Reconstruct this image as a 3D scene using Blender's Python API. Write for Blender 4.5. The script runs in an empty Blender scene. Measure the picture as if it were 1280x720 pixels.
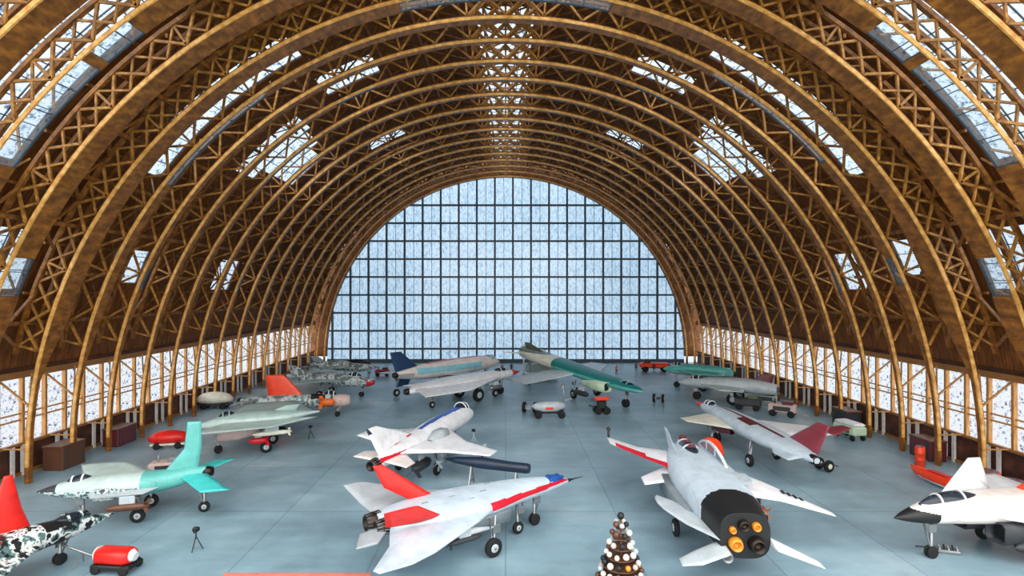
import bpy, math, random
from mathutils import Vector, Matrix
random.seed(7)
C = bpy.context.scene.collection
PI = math.pi
F = 700.0; CX = 632.0; CY = 363.0; CAMH = 14.2
A = 35.0            # inner radius of the arches
ZC = 1.25           # height of the arch centre
UNIT = F*A*1e-3     # distance of an arch = UNIT * value
def W(px, py, h):   # point at height h seen at that place
    d = F*(CAMH-h)/(py-CY)
    return Vector(((px-CX)*d/F, d, h))

# ------------------------------------------------------------------ colours and materials
def lin(c):
    r = []
    for v in c[:3]:
        v = v/255.0
        r.append(v/12.92 if v <= .04045 else ((v+.055)/1.055)**2.4)
    return (r[0], r[1], r[2], 1)
MATS = {}
def base(name):
    m = bpy.data.materials.new(name); m.use_nodes = True
    nt = m.node_tree; b = nt.nodes['Principled BSDF']
    return m, nt, b
def N(nt, t, **kw):
    n = nt.nodes.new(t)
    for k, v in kw.items(): setattr(n, k, v)
    return n
def ramp(nt, fac, stops, interp='LINEAR'):
    r = N(nt, 'ShaderNodeValToRGB'); r.color_ramp.interpolation = interp
    e = r.color_ramp.elements
    while len(e) < len(stops): e.new(.5)
    for i, (p, c) in enumerate(stops): e[i].position = p; e[i].color = c
    nt.links.new(fac, r.inputs[0]); return r
def mapping(nt, scale=(1,1,1), coord='Object', rot=(0,0,0)):
    tc = N(nt, 'ShaderNodeTexCoord'); mp = N(nt, 'ShaderNodeMapping')
    mp.inputs['Scale'].default_value = scale; mp.inputs['Rotation'].default_value = rot
    nt.links.new(tc.outputs[coord], mp.inputs[0]); return mp.outputs[0]
def noise(nt, vec, sc, det=4, rough=.55):
    n = N(nt, 'ShaderNodeTexNoise'); n.inputs['Scale'].default_value = sc
    n.inputs['Detail'].default_value = det; n.inputs['Roughness'].default_value = rough
    nt.links.new(vec, n.inputs['Vector']); return n.outputs['Fac']

def paint(name, col, rough=.38, metal=0.0, var=.07, lines=True, spec=.5):
    if name in MATS: return MATS[name]
    m, nt, b = base(name); v = mapping(nt)
    c = lin(col)
    dk = tuple(x*(1-var*2.2) for x in c[:3])+(1,); lt = tuple(min(1, x*(1+var)) for x in c[:3])+(1,)
    r = ramp(nt, noise(nt, v, 1.3, 5), [(.3, dk), (.65, lt)])
    out = r.outputs[0]
    if lines:
        br = N(nt, 'ShaderNodeTexBrick'); br.inputs['Scale'].default_value = 1.0
        br.inputs['Mortar Size'].default_value = .008; br.inputs['Brick Width'].default_value = 1.7; br.inputs['Row Height'].default_value = .8
        nt.links.new(v, br.inputs['Vector']); nt.links.new(out, br.inputs['Color1']); nt.links.new(out, br.inputs['Color2'])
        br.inputs['Mortar'].default_value = tuple(x*.74 for x in c[:3])+(1,)
        out = br.outputs['Color']
    nt.links.new(out, b.inputs['Base Color'])
    b.inputs['Roughness'].default_value = rough; b.inputs['Metallic'].default_value = metal
    b.inputs['Specular IOR Level'].default_value = spec
    MATS[name] = m; return m
def camo(name, c1, c2, c3, sc=1.4, rough=.45):
    if name in MATS: return MATS[name]
    m, nt, b = base(name); v = mapping(nt)
    r = ramp(nt, noise(nt, v, sc, 3, .6), [(0, lin(c1)), (.44, lin(c2)), (.53, lin(c3)), (.60, lin(c1))], 'CONSTANT')
    nt.links.new(r.outputs[0], b.inputs['Base Color']); b.inputs['Roughness'].default_value = rough
    MATS[name] = m; return m
def wood(name, dark, light, scale=(1,1,1), rough=.55, band=None, spec=.4):
    m, nt, b = base(name); v = mapping(nt, scale)
    n1 = noise(nt, v, 2.2, 6, .6)
    r = ramp(nt, n1, [(.28, lin(dark)), (.5, lin(tuple((p+q)/2 for p, q in zip(dark, light)))), (.72, lin(light))])
    out = r.outputs[0]
    nt.links.new(out, b.inputs['Base Color'])
    bp = N(nt, 'ShaderNodeBump'); bp.inputs['Strength'].default_value = .35; bp.inputs['Distance'].default_value = .05
    nt.links.new(n1, bp.inputs['Height']); nt.links.new(bp.outputs[0], b.inputs['Normal'])
    b.inputs['Roughness'].default_value = rough; b.inputs['Specular IOR Level'].default_value = spec
    MATS[name] = m; return m

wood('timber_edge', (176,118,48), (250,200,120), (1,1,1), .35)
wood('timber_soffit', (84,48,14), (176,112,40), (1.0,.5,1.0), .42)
wood('timber_truss', (108,66,22), (214,156,78), (1,1,1), .42)
wood('timber_brace', (84,48,16), (176,116,46), (1,1,1), .48)
wood('timber_post', (150,102,48), (206,156,88), (3,3,.5), .5)
wood('roof_boards', (70,38,12), (150,90,32), (.35,2.5,.35), .6)
wood('dado_wood', (44,26,20), (108,62,42), (1,.35,.6), .65)
wood('white_post', (216,216,212), (246,246,244), (1,1,1), .5)

def glass_pattern(name, light, mid, darkc, sc, cell=None):
    """frosted, spotted pane: daylight comes through it"""
    m, nt, b = base(name); nt.nodes.remove(b)
    out = nt.nodes['Material Output']
    v = mapping(nt)
    n = noise(nt, v, sc, 3, .65)
    r = ramp(nt, n, [(.33, darkc), (.41, mid), (.48, light)])
    tr = N(nt, 'ShaderNodeBsdfTransparent'); nt.links.new(r.outputs[0], tr.inputs[0])
    gl = N(nt, 'ShaderNodeBsdfGlossy'); gl.inputs['Roughness'].default_value = .15
    mx = N(nt, 'ShaderNodeMixShader'); mx.inputs[0].default_value = .05
    nt.links.new(tr.outputs[0], mx.inputs[1]); nt.links.new(gl.outputs[0], mx.inputs[2]); nt.links.new(mx.outputs[0], out.inputs[0])
    MATS[name] = m; return m
glass_pattern('side_pane', (1,1,1,1), (.86,.85,.90,1), (.30,.31,.38,1), 3.6)
glass_pattern('soffit_pane', (.92,.98,1,1), (.7,.8,.9,1), (.2,.26,.34,1), 3.2)
_m = MATS['soffit_pane']; _nt = _m.node_tree
_mx = [n for n in _nt.nodes if n.type == 'MIX_SHADER'][0]; _r = [n for n in _nt.nodes if n.type == 'VALTORGB'][0]; _tr = [n for n in _nt.nodes if n.type == 'BSDF_TRANSPARENT'][0]
_tl = N(_nt, 'ShaderNodeBsdfTranslucent'); _nt.links.new(_r.outputs[0], _tl.inputs[0]); _m2 = N(_nt, 'ShaderNodeMixShader'); _m2.inputs[0].default_value = .2
_nt.links.new(_tr.outputs[0], _m2.inputs[1]); _nt.links.new(_tl.outputs[0], _m2.inputs[2]); _nt.links.new(_m2.outputs[0], _mx.inputs[1])
glass_pattern('skylight_pane', (.78,.84,.90,1), (.5,.6,.68,1), (.12,.16,.22,1), 2.2)
def far_glass():
    m, nt, b = base('far_pane'); nt.nodes.remove(b); out = nt.nodes['Material Output']
    v = mapping(nt, (2.2, 1, .9)); n = noise(nt, v, 1.6, 5, .7)
    r = ramp(nt, n, [(.34, (.30,.42,.56,1)), (.47, (.55,.68,.81,1)), (.6, (.72,.83,.93,1))])
    v2 = mapping(nt, (1,1,1)); g = N(nt, 'ShaderNodeTexNoise'); g.inputs['Scale'].default_value = .06
    nt.links.new(v2, g.inputs['Vector'])
    r2 = ramp(nt, g.outputs['Fac'], [(.35, (.86,.9,.92,1)), (.65, (1,1,1,1))])
    mm = N(nt, 'ShaderNodeMixRGB', blend_type='MULTIPLY'); mm.inputs[0].default_value = 1
    nt.links.new(r.outputs[0], mm.inputs[1]); nt.links.new(r2.outputs[0], mm.inputs[2])
    tr = N(nt, 'ShaderNodeBsdfTransparent'); nt.links.new(mm.outputs[0], tr.inputs[0])
    gl = N(nt, 'ShaderNodeBsdfGlossy'); gl.inputs['Roughness'].default_value = .2
    mx = N(nt, 'ShaderNodeMixShader'); mx.inputs[0].default_value = .06
    nt.links.new(tr.outputs[0], mx.inputs[1]); nt.links.new(gl.outputs[0], mx.inputs[2]); nt.links.new(mx.outputs[0], out.inputs[0])
    MATS['far_pane'] = m
far_glass()
def canopy_glass(name, tint, dens):
    m, nt, b = base(name); out = nt.nodes['Material Output']
    b.inputs['Base Color'].default_value = lin(tint); b.inputs['Roughness'].default_value = .08
    tr = N(nt, 'ShaderNodeBsdfTransparent'); tr.inputs[0].default_value = (.6,.7,.8,1)
    mx = N(nt, 'ShaderNodeMixShader'); mx.inputs[0].default_value = dens
    nt.links.new(tr.outputs[0], mx.inputs[1]); nt.links.new(b.outputs[0], mx.inputs[2]); nt.links.new(mx.outputs[0], out.inputs[0])
    MATS[name] = m
canopy_glass('canopy_dark', (30,40,50), .72)
canopy_glass('canopy_blue', (40,90,150), .8)
canopy_glass('canopy_clear', (150,175,190), .35)

def floor_mat():
    m, nt, b = base('hangar_concrete')
    v = mapping(nt, (1,1,1)); vs = mapping(nt, (.35,1.4,1))
    n1 = noise(nt, v, .16, 6, .6); n2 = noise(nt, vs, .7, 6, .65)
    r1 = ramp(nt, n1, [(.3, lin((110,136,148))), (.55, lin((138,168,182))), (.75, lin((168,190,198)))])
    r2 = ramp(nt, n2, [(.3, (.84,.86,.87,1)), (.7, (1.08,1.08,1.07,1))])
    mu = N(nt, 'ShaderNodeMixRGB', blend_type='MULTIPLY'); mu.inputs[0].default_value = 1
    nt.links.new(r1.outputs[0], mu.inputs[1]); nt.links.new(r2.outputs[0], mu.inputs[2])
    br = N(nt, 'ShaderNodeTexBrick'); br.offset = 0.0
    br.inputs['Scale'].default_value = 1; br.inputs['Brick Width'].default_value = 7.0; br.inputs['Row Height'].default_value = 9.0
    br.inputs['Mortar Size'].default_value = .05; br.inputs['Mortar Smooth'].default_value = .4
    br.inputs['Color1'].default_value = (.9,.92,.93,1); br.inputs['Color2'].default_value = (1.07,1.06,1.04,1); br.inputs['Mortar'].default_value = (.62,.66,.66,1)
    mp = mapping(nt, (1,1,1), rot=(0,0,0)); nt.links.new(mp, br.inputs['Vector'])
    m2 = N(nt, 'ShaderNodeMixRGB', blend_type='MULTIPLY'); m2.inputs[0].default_value = 1
    nt.links.new(mu.outputs[0], m2.inputs[1]); nt.links.new(br.outputs[0], m2.inputs[2])
    nt.links.new(m2.outputs[0], b.inputs['Base Color'])
    rr = ramp(nt, n2, [(.3, (.30,.30,.30,1)), (.7, (.46,.46,.46,1))]); nt.links.new(rr.outputs[0], b.inputs['Roughness'])
    b.inputs['Specular IOR Level'].default_value = .5
    MATS['floor'] = m
floor_mat()
M = MATS
P = paint
P('white', (226,229,233)); P('pale_blue', (186,203,215)); P('pale_grey', (178,190,196)); P('mid_grey', (128,140,146)); P('grey_green', (158,184,180))
P('sage', (180,202,198)); P('teal', (92,176,170)); P('bright_teal', (66,190,188)); P('deep_teal', (20,120,118)); P('navy', (22,58,96)); P('blue', (28,78,168))
P('dark_navy', (24,40,62)); P('red', (222,30,20), var=.12, lines=False); P('crimson', (200,22,44), lines=False); P('maroon', (136,54,66)); P('orange_red', (236,66,26), lines=False)
P('orange', (232,110,34), lines=False); P('cream', (222,222,206)); P('black', (16,18,20), .5, lines=False); P('dark_grey', (46,50,54), .5, lines=False)
P('rubber', (14,14,15), .8, lines=False); P('steel', (150,154,156), .35, .8, lines=False); P('amber', (226,142,40), .35, .3, lines=False)
P('warm_white', (228,220,214)); P('pink_grey', (202,178,172)); P('mid_light', (158,166,172)); P('sky_blue', (138,200,216)); P('olive', (84,96,70)); P('pale_green', (190,214,186)); P('brown', (92,58,38), lines=False)
P('skin', (200,150,122), .6, lines=False); P('salmon', (200,120,104), .6, lines=False); P('burnt_metal', (52,44,40), .35, .8, lines=False)
P('mullion', (58,76,88), .5, lines=False); P('frame_brown', (150,104,52), .5, lines=False); P('wine', (96,40,48), lines=False)
camo('camo_mono', (22,26,28), (206,212,210), (80,112,112), 1.7)
camo('camo_teal', (60,74,76), (206,214,214), (120,160,160), 2.6)
camo('camo_grey', (96,108,110), (188,200,200), (132,150,150), 1.0)

# ------------------------------------------------------------------ mesh builder
class MB:
    def __init__(s): s.v = []; s.f = []; s.m = []; s.sm = []
    def add(s, vs, fs, mi=0, smooth=False):
        o = len(s.v); s.v += [tuple(v) for v in vs]
        for f in fs: s.f.append(tuple(i+o for i in f)); s.m.append(mi); s.sm.append(smooth)
    def box(s, c, d, mi=0, rot=None):
        x, y, z = d[0]/2, d[1]/2, d[2]/2
        vs = [Vector((a*x, b*y, e*z)) for e in (-1,1) for b in (-1,1) for a in (-1,1)]
        if rot: vs = [rot @ v for v in vs]
        c = Vector(c)
        s.add([v+c for v in vs], [(0,2,3,1),(4,5,7,6),(0,1,5,4),(2,6,7,3),(0,4,6,2),(1,3,7,5)], mi)
    def bbox(s, c, d, bev=.05, mi=0):      # chamfered box
        x, y, z = d[0]/2, d[1]/2, d[2]/2; b = min(bev, x*.9, y*.9, z*.9); c = Vector(c)
        ring = lambda X, Y: [(X-b,-Y),(X,-Y+b),(X,Y-b),(X-b,Y),(-X+b,Y),(-X,Y-b),(-X,-Y+b),(-X+b,-Y)]
        vs = []
        for (zz, k) in ((-z, b), (-z+b, 0), (z-b, 0), (z, b)):
            vs += [Vector((p[0]*(x-k)/x, p[1]*(y-k)/y, zz))+c for p in ring(x, y)]
        fs = []
        for r in range(3):
            for i in range(8): j = (i+1) % 8; fs.append((r*8+i, r*8+j, r*8+8+j, r*8+8+i))
        fs.append(tuple(range(7,-1,-1))); fs.append(tuple(range(24,32)))
        s.add(vs, fs, mi)
    def bar(s, p, q, w, h=None, mi=0, up=Vector((0,0,1))):
        p = Vector(p); q = Vector(q); h = h or w; d = (q-p)
        if d.length < 1e-6: return
        d.normalize()
        if abs(d.dot(up)) > .98: up = Vector((0,1,0))
        a = d.cross(up).normalized()*w/2; b = d.cross(a).normalized()*h/2
        vs = [p-a-b, p+a-b, p+a+b, p-a+b, q-a-b, q+a-b, q+a+b, q-a+b]
        s.add(vs, [(0,1,2,3),(7,6,5,4),(0,4,5,1),(1,5,6,2),(2,6,7,3),(3,7,4,0)], mi)
    def tube(s, pts, rs, n=12, mi=0, cap=True):
        pts = [Vector(p) for p in pts]; rings = []
        if not isinstance(rs, (list, tuple)): rs = [rs]*len(pts)
        for i, p in enumerate(pts):
            d = (pts[min(i+1, len(pts)-1)]-pts[max(i-1, 0)]).normalized()
            up = Vector((0,0,1)) if abs(d.z) < .95 else Vector((0,1,0))
            a = d.cross(up).normalized(); b = d.cross(a).normalized()
            rings.append([p+(a*math.cos(2*PI*k/n)+b*math.sin(2*PI*k/n))*rs[i] for k in range(n)])
        s.loft(rings, mi, cap)
    def loft(s, rings, mi=0, cap=True, fn=None):
        n = len(rings[0]); vs = [v for r in rings for v in r]
        o = len(s.v); s.v += [tuple(v) for v in vs]
        for r in range(len(rings)-1):
            for i in range(n):
                j = (i+1) % n; f = (r*n+i, r*n+j, (r+1)*n+j, (r+1)*n+i)
                k = mi
                if fn:
                    c = sum((Vector(vs[q]) for q in f), Vector())/4; k = fn(c.x, c.y, c.z)
                s.f.append(tuple(q+o for q in f)); s.m.append(k); s.sm.append(True)
        if cap:
            for r, rev in ((0, True), (len(rings)-1, False)):
                f = tuple(o+r*n+i for i in range(n))
                c = sum((Vector(v) for v in rings[r]), Vector())/n
                s.f.append(f[::-1] if rev else f); s.m.append(fn(c.x, c.y, c.z) if fn else mi); s.sm.append(False)
    def sphere(s, c, r, n=10, mi=0, sc=(1,1,1)):
        c = Vector(c); rings = []
        for i in range(n//2+1):
            t = PI*i/(n//2); t = max(.03, min(PI-.03, t))
            rings.append([c+Vector((sc[0]*r*math.sin(t)*math.cos(2*PI*k/n), sc[1]*r*math.sin(t)*math.sin(2*PI*k/n), -sc[2]*r*math.cos(t))) for k in range(n)])
        s.loft(rings, mi)
    def wheel(s, c, r, w, axis='y', mi=0):
        c = Vector(c); prof = [(-.5,.55),(-.5,.85),(-.3,1),(.3,1),(.5,.85),(.5,.55)]
        rings = []
        for (o, k) in prof:
            ring = []
            for i in range(18):
                a = 2*PI*i/18
                ring.append(c+(Vector((math.cos(a)*r*k, o*w, math.sin(a)*r*k)) if axis == 'y' else Vector((o*w, math.cos(a)*r*k, math.sin(a)*r*k))))
            rings.append(ring)
        s.loft(rings, mi)
    def build(s, name, mats, parent=None, loc=None):
        me = bpy.data.meshes.new(name); me.from_pydata(s.v, [], s.f)
        if not isinstance(mats, (list, tuple)): mats = [mats]
        for m in mats: me.materials.append(M[m] if isinstance(m, str) else m)
        me.polygons.foreach_set('material_index', [min(k, len(mats)-1) for k in s.m])
        me.polygons.foreach_set('use_smooth', s.sm)
        me.update()
        import bmesh
        b = bmesh.new(); b.from_mesh(me); bmesh.ops.recalc_face_normals(b, faces=b.faces); b.to_mesh(me); b.free()
        o = bpy.data.objects.new(name, me); C.objects.link(o)
        if parent: o.parent = parent
        if loc is not None: o.location = loc
        return o
def thing(name, label, cat, loc, rz=0, group=None):
    o = bpy.data.objects.new(name, None); C.objects.link(o); o.location = loc; o.rotation_euler = (0,0,rz)
    o['label'] = label; o['category'] = cat
    if group: o['group'] = group
    return o
def struct(o): o['kind'] = 'structure'; return o

# ------------------------------------------------------------------ the hangar
VALS = [.97, 1.10, 1.27, 1.468, 1.675, 1.848, 2.016] + [2.016+.185*(i+1) for i in range(13)]
YS = [UNIT*v for v in VALS]
YEND = YS[-1]+.9
WX = 37.4; EAVE = 7.9; SILL = 2.35
def AP(phi, r):      # point of an arch of radius r at angle phi from the crown (x, z)
    return Vector((math.sin(phi)*r, 0, ZC+math.cos(phi)*r))
m = MB(); m.box((0, (YEND+2-12)/2, -.2), (2*WX+1.2, YEND+2+12, .4)); struct(m.build('floor', 'floor'))
m = MB(); m.box((-10.4, 27.98, .012), (7.4, .3, .02)); struct(m.build('trim_40', 'salmon'))

# one arch, shared by all
PH = [(-90+i*180/72)*PI/180 for i in range(73)]
def arc_band(mb, r0, r1, y0, y1, legs=True):
    rings = []
    if legs: rings.append([Vector((-r1,y0,0.0)), Vector((-r0,y0,0.0)), Vector((-r0,y1,0.0)), Vector((-r1,y1,0.0))])
    for p in PH:
        a = AP(p, r1); b = AP(p, r0)
        rings.append([Vector((a.x,y0,a.z)), Vector((b.x,y0,b.z)), Vector((b.x,y1,b.z)), Vector((a.x,y1,a.z))])
    if legs: rings.append([Vector((r1,y0,0.0)), Vector((r0,y0,0.0)), Vector((r0,y1,0.0)), Vector((r1,y1,0.0))])
    o = len(mb.f); mb.loft(rings); 
    for k in range(o, len(mb.sm)): mb.sm[k] = False

GLAZED = {}          # arch index -> glazed stretches of its soffit
def gl(i, a0, a1, side=0):
    for sd in ((-1, 1) if side == 0 else (side,)):
        GLAZED.setdefault(i, []).append((a0, a1) if sd > 0 else (-a1, -a0))
gl(2, 37, 41.5); gl(2, 42.5, 55); gl(3, 64.5, 69); gl(5, 34, 52, -1); gl(5, 29, 48, 1); gl(8, 36, 47); gl(7, 21, 28); gl(12, 23, 29); gl(4, 3, 13)
gl(7, 65, 69, 1); gl(5, 63.5, 67.5, 1); gl(10, 65, 69, -1); gl(6, 65, 68, -1)
def width_at(deg, full):
    d = abs(deg)
    return full if d < 73 else (.42 if d > 79 else full+(.42-full)*(d-73)/6)
def band(mb, r0, r1, y0, full, gaps=(), legs=True, lim=90, taper=True):
    cuts = sorted({x for g in gaps for x in g if -lim < x < lim}|{-lim, lim}); segs = []
    for p, q in zip(cuts, cuts[1:]):
        mid = (p+q)/2
        if any(g[0] < mid < g[1] for g in gaps): continue
        segs.append((p, q))
    for p, q in segs:
        n = max(1, int((q-p)/2.5)); rings = []
        if p == -lim and legs: rings.append([Vector((-r1,y0,0)), Vector((-r0,y0,0)), Vector((-r0,y0+.42,0)), Vector((-r1,y0+.42,0))])
        for k in range(n+1):
            d = p+(q-p)*k/n; u = AP(d*PI/180, r1); v = AP(d*PI/180, r0); y1 = y0+(width_at(d, full) if taper else full)
            rings.append([Vector((u.x,y0,u.z)), Vector((v.x,y0,v.z)), Vector((v.x,y1,v.z)), Vector((u.x,y1,u.z))])
        if q == lim and legs: rings.append([Vector((r1,y0,0)), Vector((r0,y0,0)), Vector((r0,y0+.42,0)), Vector((r1,y0+.42,0))])
        o = len(mb.f); mb.loft(rings)
        for k in range(o, len(mb.sm)): mb.sm[k] = False
BAY = 4.45
def make_rib(i):
    wide = i <= 4; full = 1.65 if wide else (1.0 if i == 5 else .72); gaps = GLAZED.get(i, []); parts = []
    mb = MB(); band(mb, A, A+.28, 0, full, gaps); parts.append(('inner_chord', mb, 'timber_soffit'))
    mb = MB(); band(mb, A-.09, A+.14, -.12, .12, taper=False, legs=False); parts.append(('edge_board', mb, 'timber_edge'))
    mb = MB(); band(mb, A+1.75, A+2.0, -.16, .3, legs=False, lim=77, taper=False)
    if wide: band(mb, A+1.75, A+2.0, full-.3, .3, legs=False, lim=77, taper=False)
    parts.append(('outer_chord', mb, 'timber_brace'))
    mb = MB(); nseg = 60; rin, rout = A+.3, A+1.8; L = 76
    for k in range(nseg):
        p0 = (-L+2*L*k/nseg)*PI/180; p1 = (-L+2*L*(k+1)/nseg)*PI/180
        w = .16
        if k % 2 == 0: mb.bar(AP(p0, rin), AP(p1, rout), w)
        else: mb.bar(AP(p0, rout), AP(p1, rin), w)
        if wide:
            if k % 2: mb.bar(AP(p0, rin), AP(p1, rout), w*.8)
            else: mb.bar(AP(p0, rout), AP(p1, rin), w*.8)
            off = Vector((0,full-.2,0))
            if k % 2: mb.bar(AP(p0, rin)+off, AP(p1, rout)+off, .12)
        if k % 4 == 0: mb.bar(AP(p0, rin), AP(p0, rout), w)
        if i >= 5 and abs(p0+p1)/2 < .11:
            for yy in (.35, .8):
                mb.bar(AP(p0, rin)+Vector((0,yy,0)), AP(p1, rout)+Vector((0,yy,0)), .15); mb.bar(AP(p0, rout)+Vector((0,yy,0)), AP(p1, rin)+Vector((0,yy+.6,0)), .15)
            mb.bar(AP(p0, rout), AP(p0*.6, rout+.9)+Vector((0,2.6,0)), .16); mb.bar(AP(p1, rin), AP(p1*1.4, rout+.9)+Vector((0,2.2,0)), .16)
    parts.append(('web', mb, 'timber_truss'))
    if i < len(YS)-1:
        mb = MB(); skips = [h for h in SKY.get(i, []) if abs(h[0]) > .1 and abs(h[1]) > .1]
        clear = lambda d: not any(lo-1.5 < d < hi+1.5 for lo, hi in skips)
        bay = YS[i+1]-YS[i]
        for k in range(-12, 13):
            d = k*6.1; p = d*PI/180; q = (d+3.05)*PI/180; q2 = (d-3.05)*PI/180; q4 = (d+1.5)*PI/180
            if clear(d):
                mb.bar(AP(p, A+1.55), AP(p, A+1.55)+Vector((0,bay,0)), .18, .28)
                st = AP(p, A+.3)+Vector((0,full-.1,0))
                mb.bar(st, AP(q, A+1.8)+Vector((0,bay-.1,0)), .2, .12); mb.bar(st, AP(q2, A+1.8)+Vector((0,bay-.1,0)), .2, .12)
                mb.bar(st, AP(q4, A+2.6)+Vector((0,bay*.6,0)), .12)
            if k < 12 and clear(d+3):
                mb.bar(AP(q, A+2.6), AP(q, A+2.6)+Vector((0,bay,0)), .14, .2)
                mb.bar(AP(p, A+2.3)+Vector((0,full,0)), AP(q+3*PI/180, A+2.3)+Vector((0,bay,0)), .12)
                mb.bar(AP(p, A+2.3)+Vector((0,bay,0)), AP(q+3*PI/180, A+2.3)+Vector((0,full,0)), .12)
        parts.append(('bracing', mb, 'timber_brace'))
        mb = MB()
        for sx in (-1, 1):
            x = sx*AP(78*PI/180, A).x
            mb.bar((sx*(A+.1),.3,6.2), (sx*(A+.9),1.4,7.9), .12); mb.bar((sx*(A+.1),.3,5.6), (sx*(A+2.3),.3,7.4), .12)
            mb.bar((sx*(A+.1),.3,SILL+.1), (sx*(A+2.3),.3,SILL+.1), .1)
        parts.append(('knee_brace', mb, 'timber_post'))
    r = bpy.data.objects.new('trim_%d' % (i+1), None); C.objects.link(r); r.location = (0,YS[i],0); struct(r)
    for nm, mb, mt in parts: mb.build(nm, mt, r)
    for (lo, hi) in gaps:
        g = MB(); f = MB(); n = max(2, int((hi-lo)/1.5))
        for k in range(n):
            u = AP((lo+(hi-lo)*k/n)*PI/180, A+.1); v = AP((lo+(hi-lo)*(k+1)/n)*PI/180, A+.1); Y1 = Vector((0,full,0))
            g.add([u,v,v+Y1,u+Y1], [(0,1,2,3)])
            if k % 2 == 0: f.bar(u, u+Y1, .05)
            f.bar(u+Y1*.97, v+Y1*.97, .12)
        f.bar(AP(hi*PI/180, A+.1), AP(hi*PI/180, A+.1)+Vector((0,full,0)), .1)
        g.build('pane', 'soffit_pane', r); f.build('glazing_bar', 'mullion', r)

# skylights: (first arch, last arch) bay index -> angles in degrees
SKY = {}
def sky(b, a0, a1, side=0):
    for s in ((-1, 1) if side == 0 else (side,)):
        lo, hi = (a0, a1) if s > 0 else (-a1, -a0)
        SKY.setdefault(b, []).append((lo, hi))
sky(0, 36, 60); sky(1, 37, 62); sky(2, 34, 56)
sky(3, 63, 70); sky(5, 28, 53); sky(8, 35, 48); sky(7, 20, 29); sky(12, 22, 30); sky(4, 2, 14)
sky(7, 64, 70, 1); sky(5, 63, 68, 1); sky(10, 64, 70, -1); sky(6, 64, 69, -1); sky(9, 36, 46); sky(10, 38, 46)
for b in range(6, 19): sky(b, 0, 4)
for i in range(len(YS)): make_rib(i)
SR = A+3.0
mc = MB(); nwin = 40
for b in range(len(YS)-1):
    y0, y1 = YS[b], YS[b+1]
    holes = sorted(set(SKY.get(b, [])))
    for d in range(-80, 80):
        if any(lo-.01 <= d and d+1 <= hi+.01 for lo, hi in holes): continue
        a0 = AP(d*PI/180, SR); a1 = AP((d+1)*PI/180, SR); e0 = AP(d*PI/180, SR+.25); e1 = AP((d+1)*PI/180, SR+.25)
        Y0 = Vector((0,y0,0)); Y1 = Vector((0,y1,0))
        mc.add([a0+Y0,a1+Y0,a1+Y1,a0+Y1,e0+Y0,e1+Y0,e1+Y1,e0+Y1], [(0,1,2,3),(7,6,5,4),(0,4,5,1),(1,5,6,2),(2,6,7,3),(3,7,4,0)])
    for (lo, hi) in holes:
        nwin += 1
        root = bpy.data.objects.new('window_%d' % nwin, None); C.objects.link(root); root.location = (0,0,0); struct(root)
        g = MB(); fr = MB()
        n = int(hi-lo)
        for k in range(n):
            a0 = AP((lo+k)*PI/180, SR+.1); a1 = AP((lo+k+1)*PI/180, SR+.1)
            Y0 = Vector((0,y0,0)); Y1 = Vector((0,y1,0))
            g.add([a0+Y0,a1+Y0,a1+Y1,a0+Y1], [(0,1,2,3)])
            for yy in (y0+.1, (y0+y1)/2, y1-.1): fr.bar(a0+Vector((0,yy,0)), a1+Vector((0,yy,0)), .07)
            if k % 2 == 0 or n < 4: fr.bar(a0+Y0, a0+Y1, .06)
        fr.bar(AP(hi*PI/180, SR+.1)+Vector((0,y0,0)), AP(hi*PI/180, SR+.1)+Vector((0,y1,0)), .08)
        g.build('pane', 'skylight_pane', root); fr.build('window_frame', 'mullion', root)
struct(mc.build('ceiling', 'roof_boards'))

# side walls with a long row of windows
for sx, nm in ((-1, 'left'), (1, 'right')):
    w = MB()
    y0 = YS[0]; ye = YEND
    w.box((sx*(WX+.15), (y0+ye)/2, SILL/2), (.3, ye-y0, SILL))
    w.box((sx*(WX+.05), (y0+ye)/2, EAVE+.15), (.5, ye-y0, .5))
    struct(w.build('wall_'+nm, 'dado_wood'))
    t = MB()     # sill and eave rails
    t.box((sx*(WX-.12), (y0+ye)/2, SILL+.05), (.3, ye-y0, .2)); t.box((sx*(WX-.2), (y0+ye)/2, EAVE-.15), (.35, ye-y0, .5))
    t.box((sx*(WX-.12), (y0+ye)/2, .12), (.2, ye-y0, .24))
    struct(t.build('trim_%d' % (31 if sx < 0 else 32), 'frame_brown'))
    pw = MB(); 
    for i in range(len(YS)-1):
        ym = (YS[i]+YS[i+1])/2
        for yy in (ym, YS[i]+1.2): pw.box((sx*(WX-.2), yy, SILL/2), (.18, .26, SILL))
    struct(pw.build('trim_%d' % (33 if sx < 0 else 34), 'white_post'))
    for i in range(len(YS)-1):
        ya, yb = YS[i], YS[i+1]; ym = (ya+yb)/2
        k = i+1+(0 if sx < 0 else 19)
        root = bpy.data.objects.new('window_%d' % k, None); C.objects.link(root); root.location = (sx*WX, ym, SILL); struct(root)
        fr = MB(); H = EAVE-SILL; L = yb-ya
        for yy in (-L/2, 0): fr.box((-sx*.12, yy+.0, H/2), (.3, .22, H))
        fr.box((-sx*.05, 0, H*.34), (.16, L, .11)); fr.box((-sx*.05, 0, H*.43), (.16, L, .10))
        fr.build('window_frame', 'timber_post', root)
        g = MB(); g.box((sx*.12, 0, H/2), (.03, L, H)); g.build('pane', 'side_pane', root)

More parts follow.
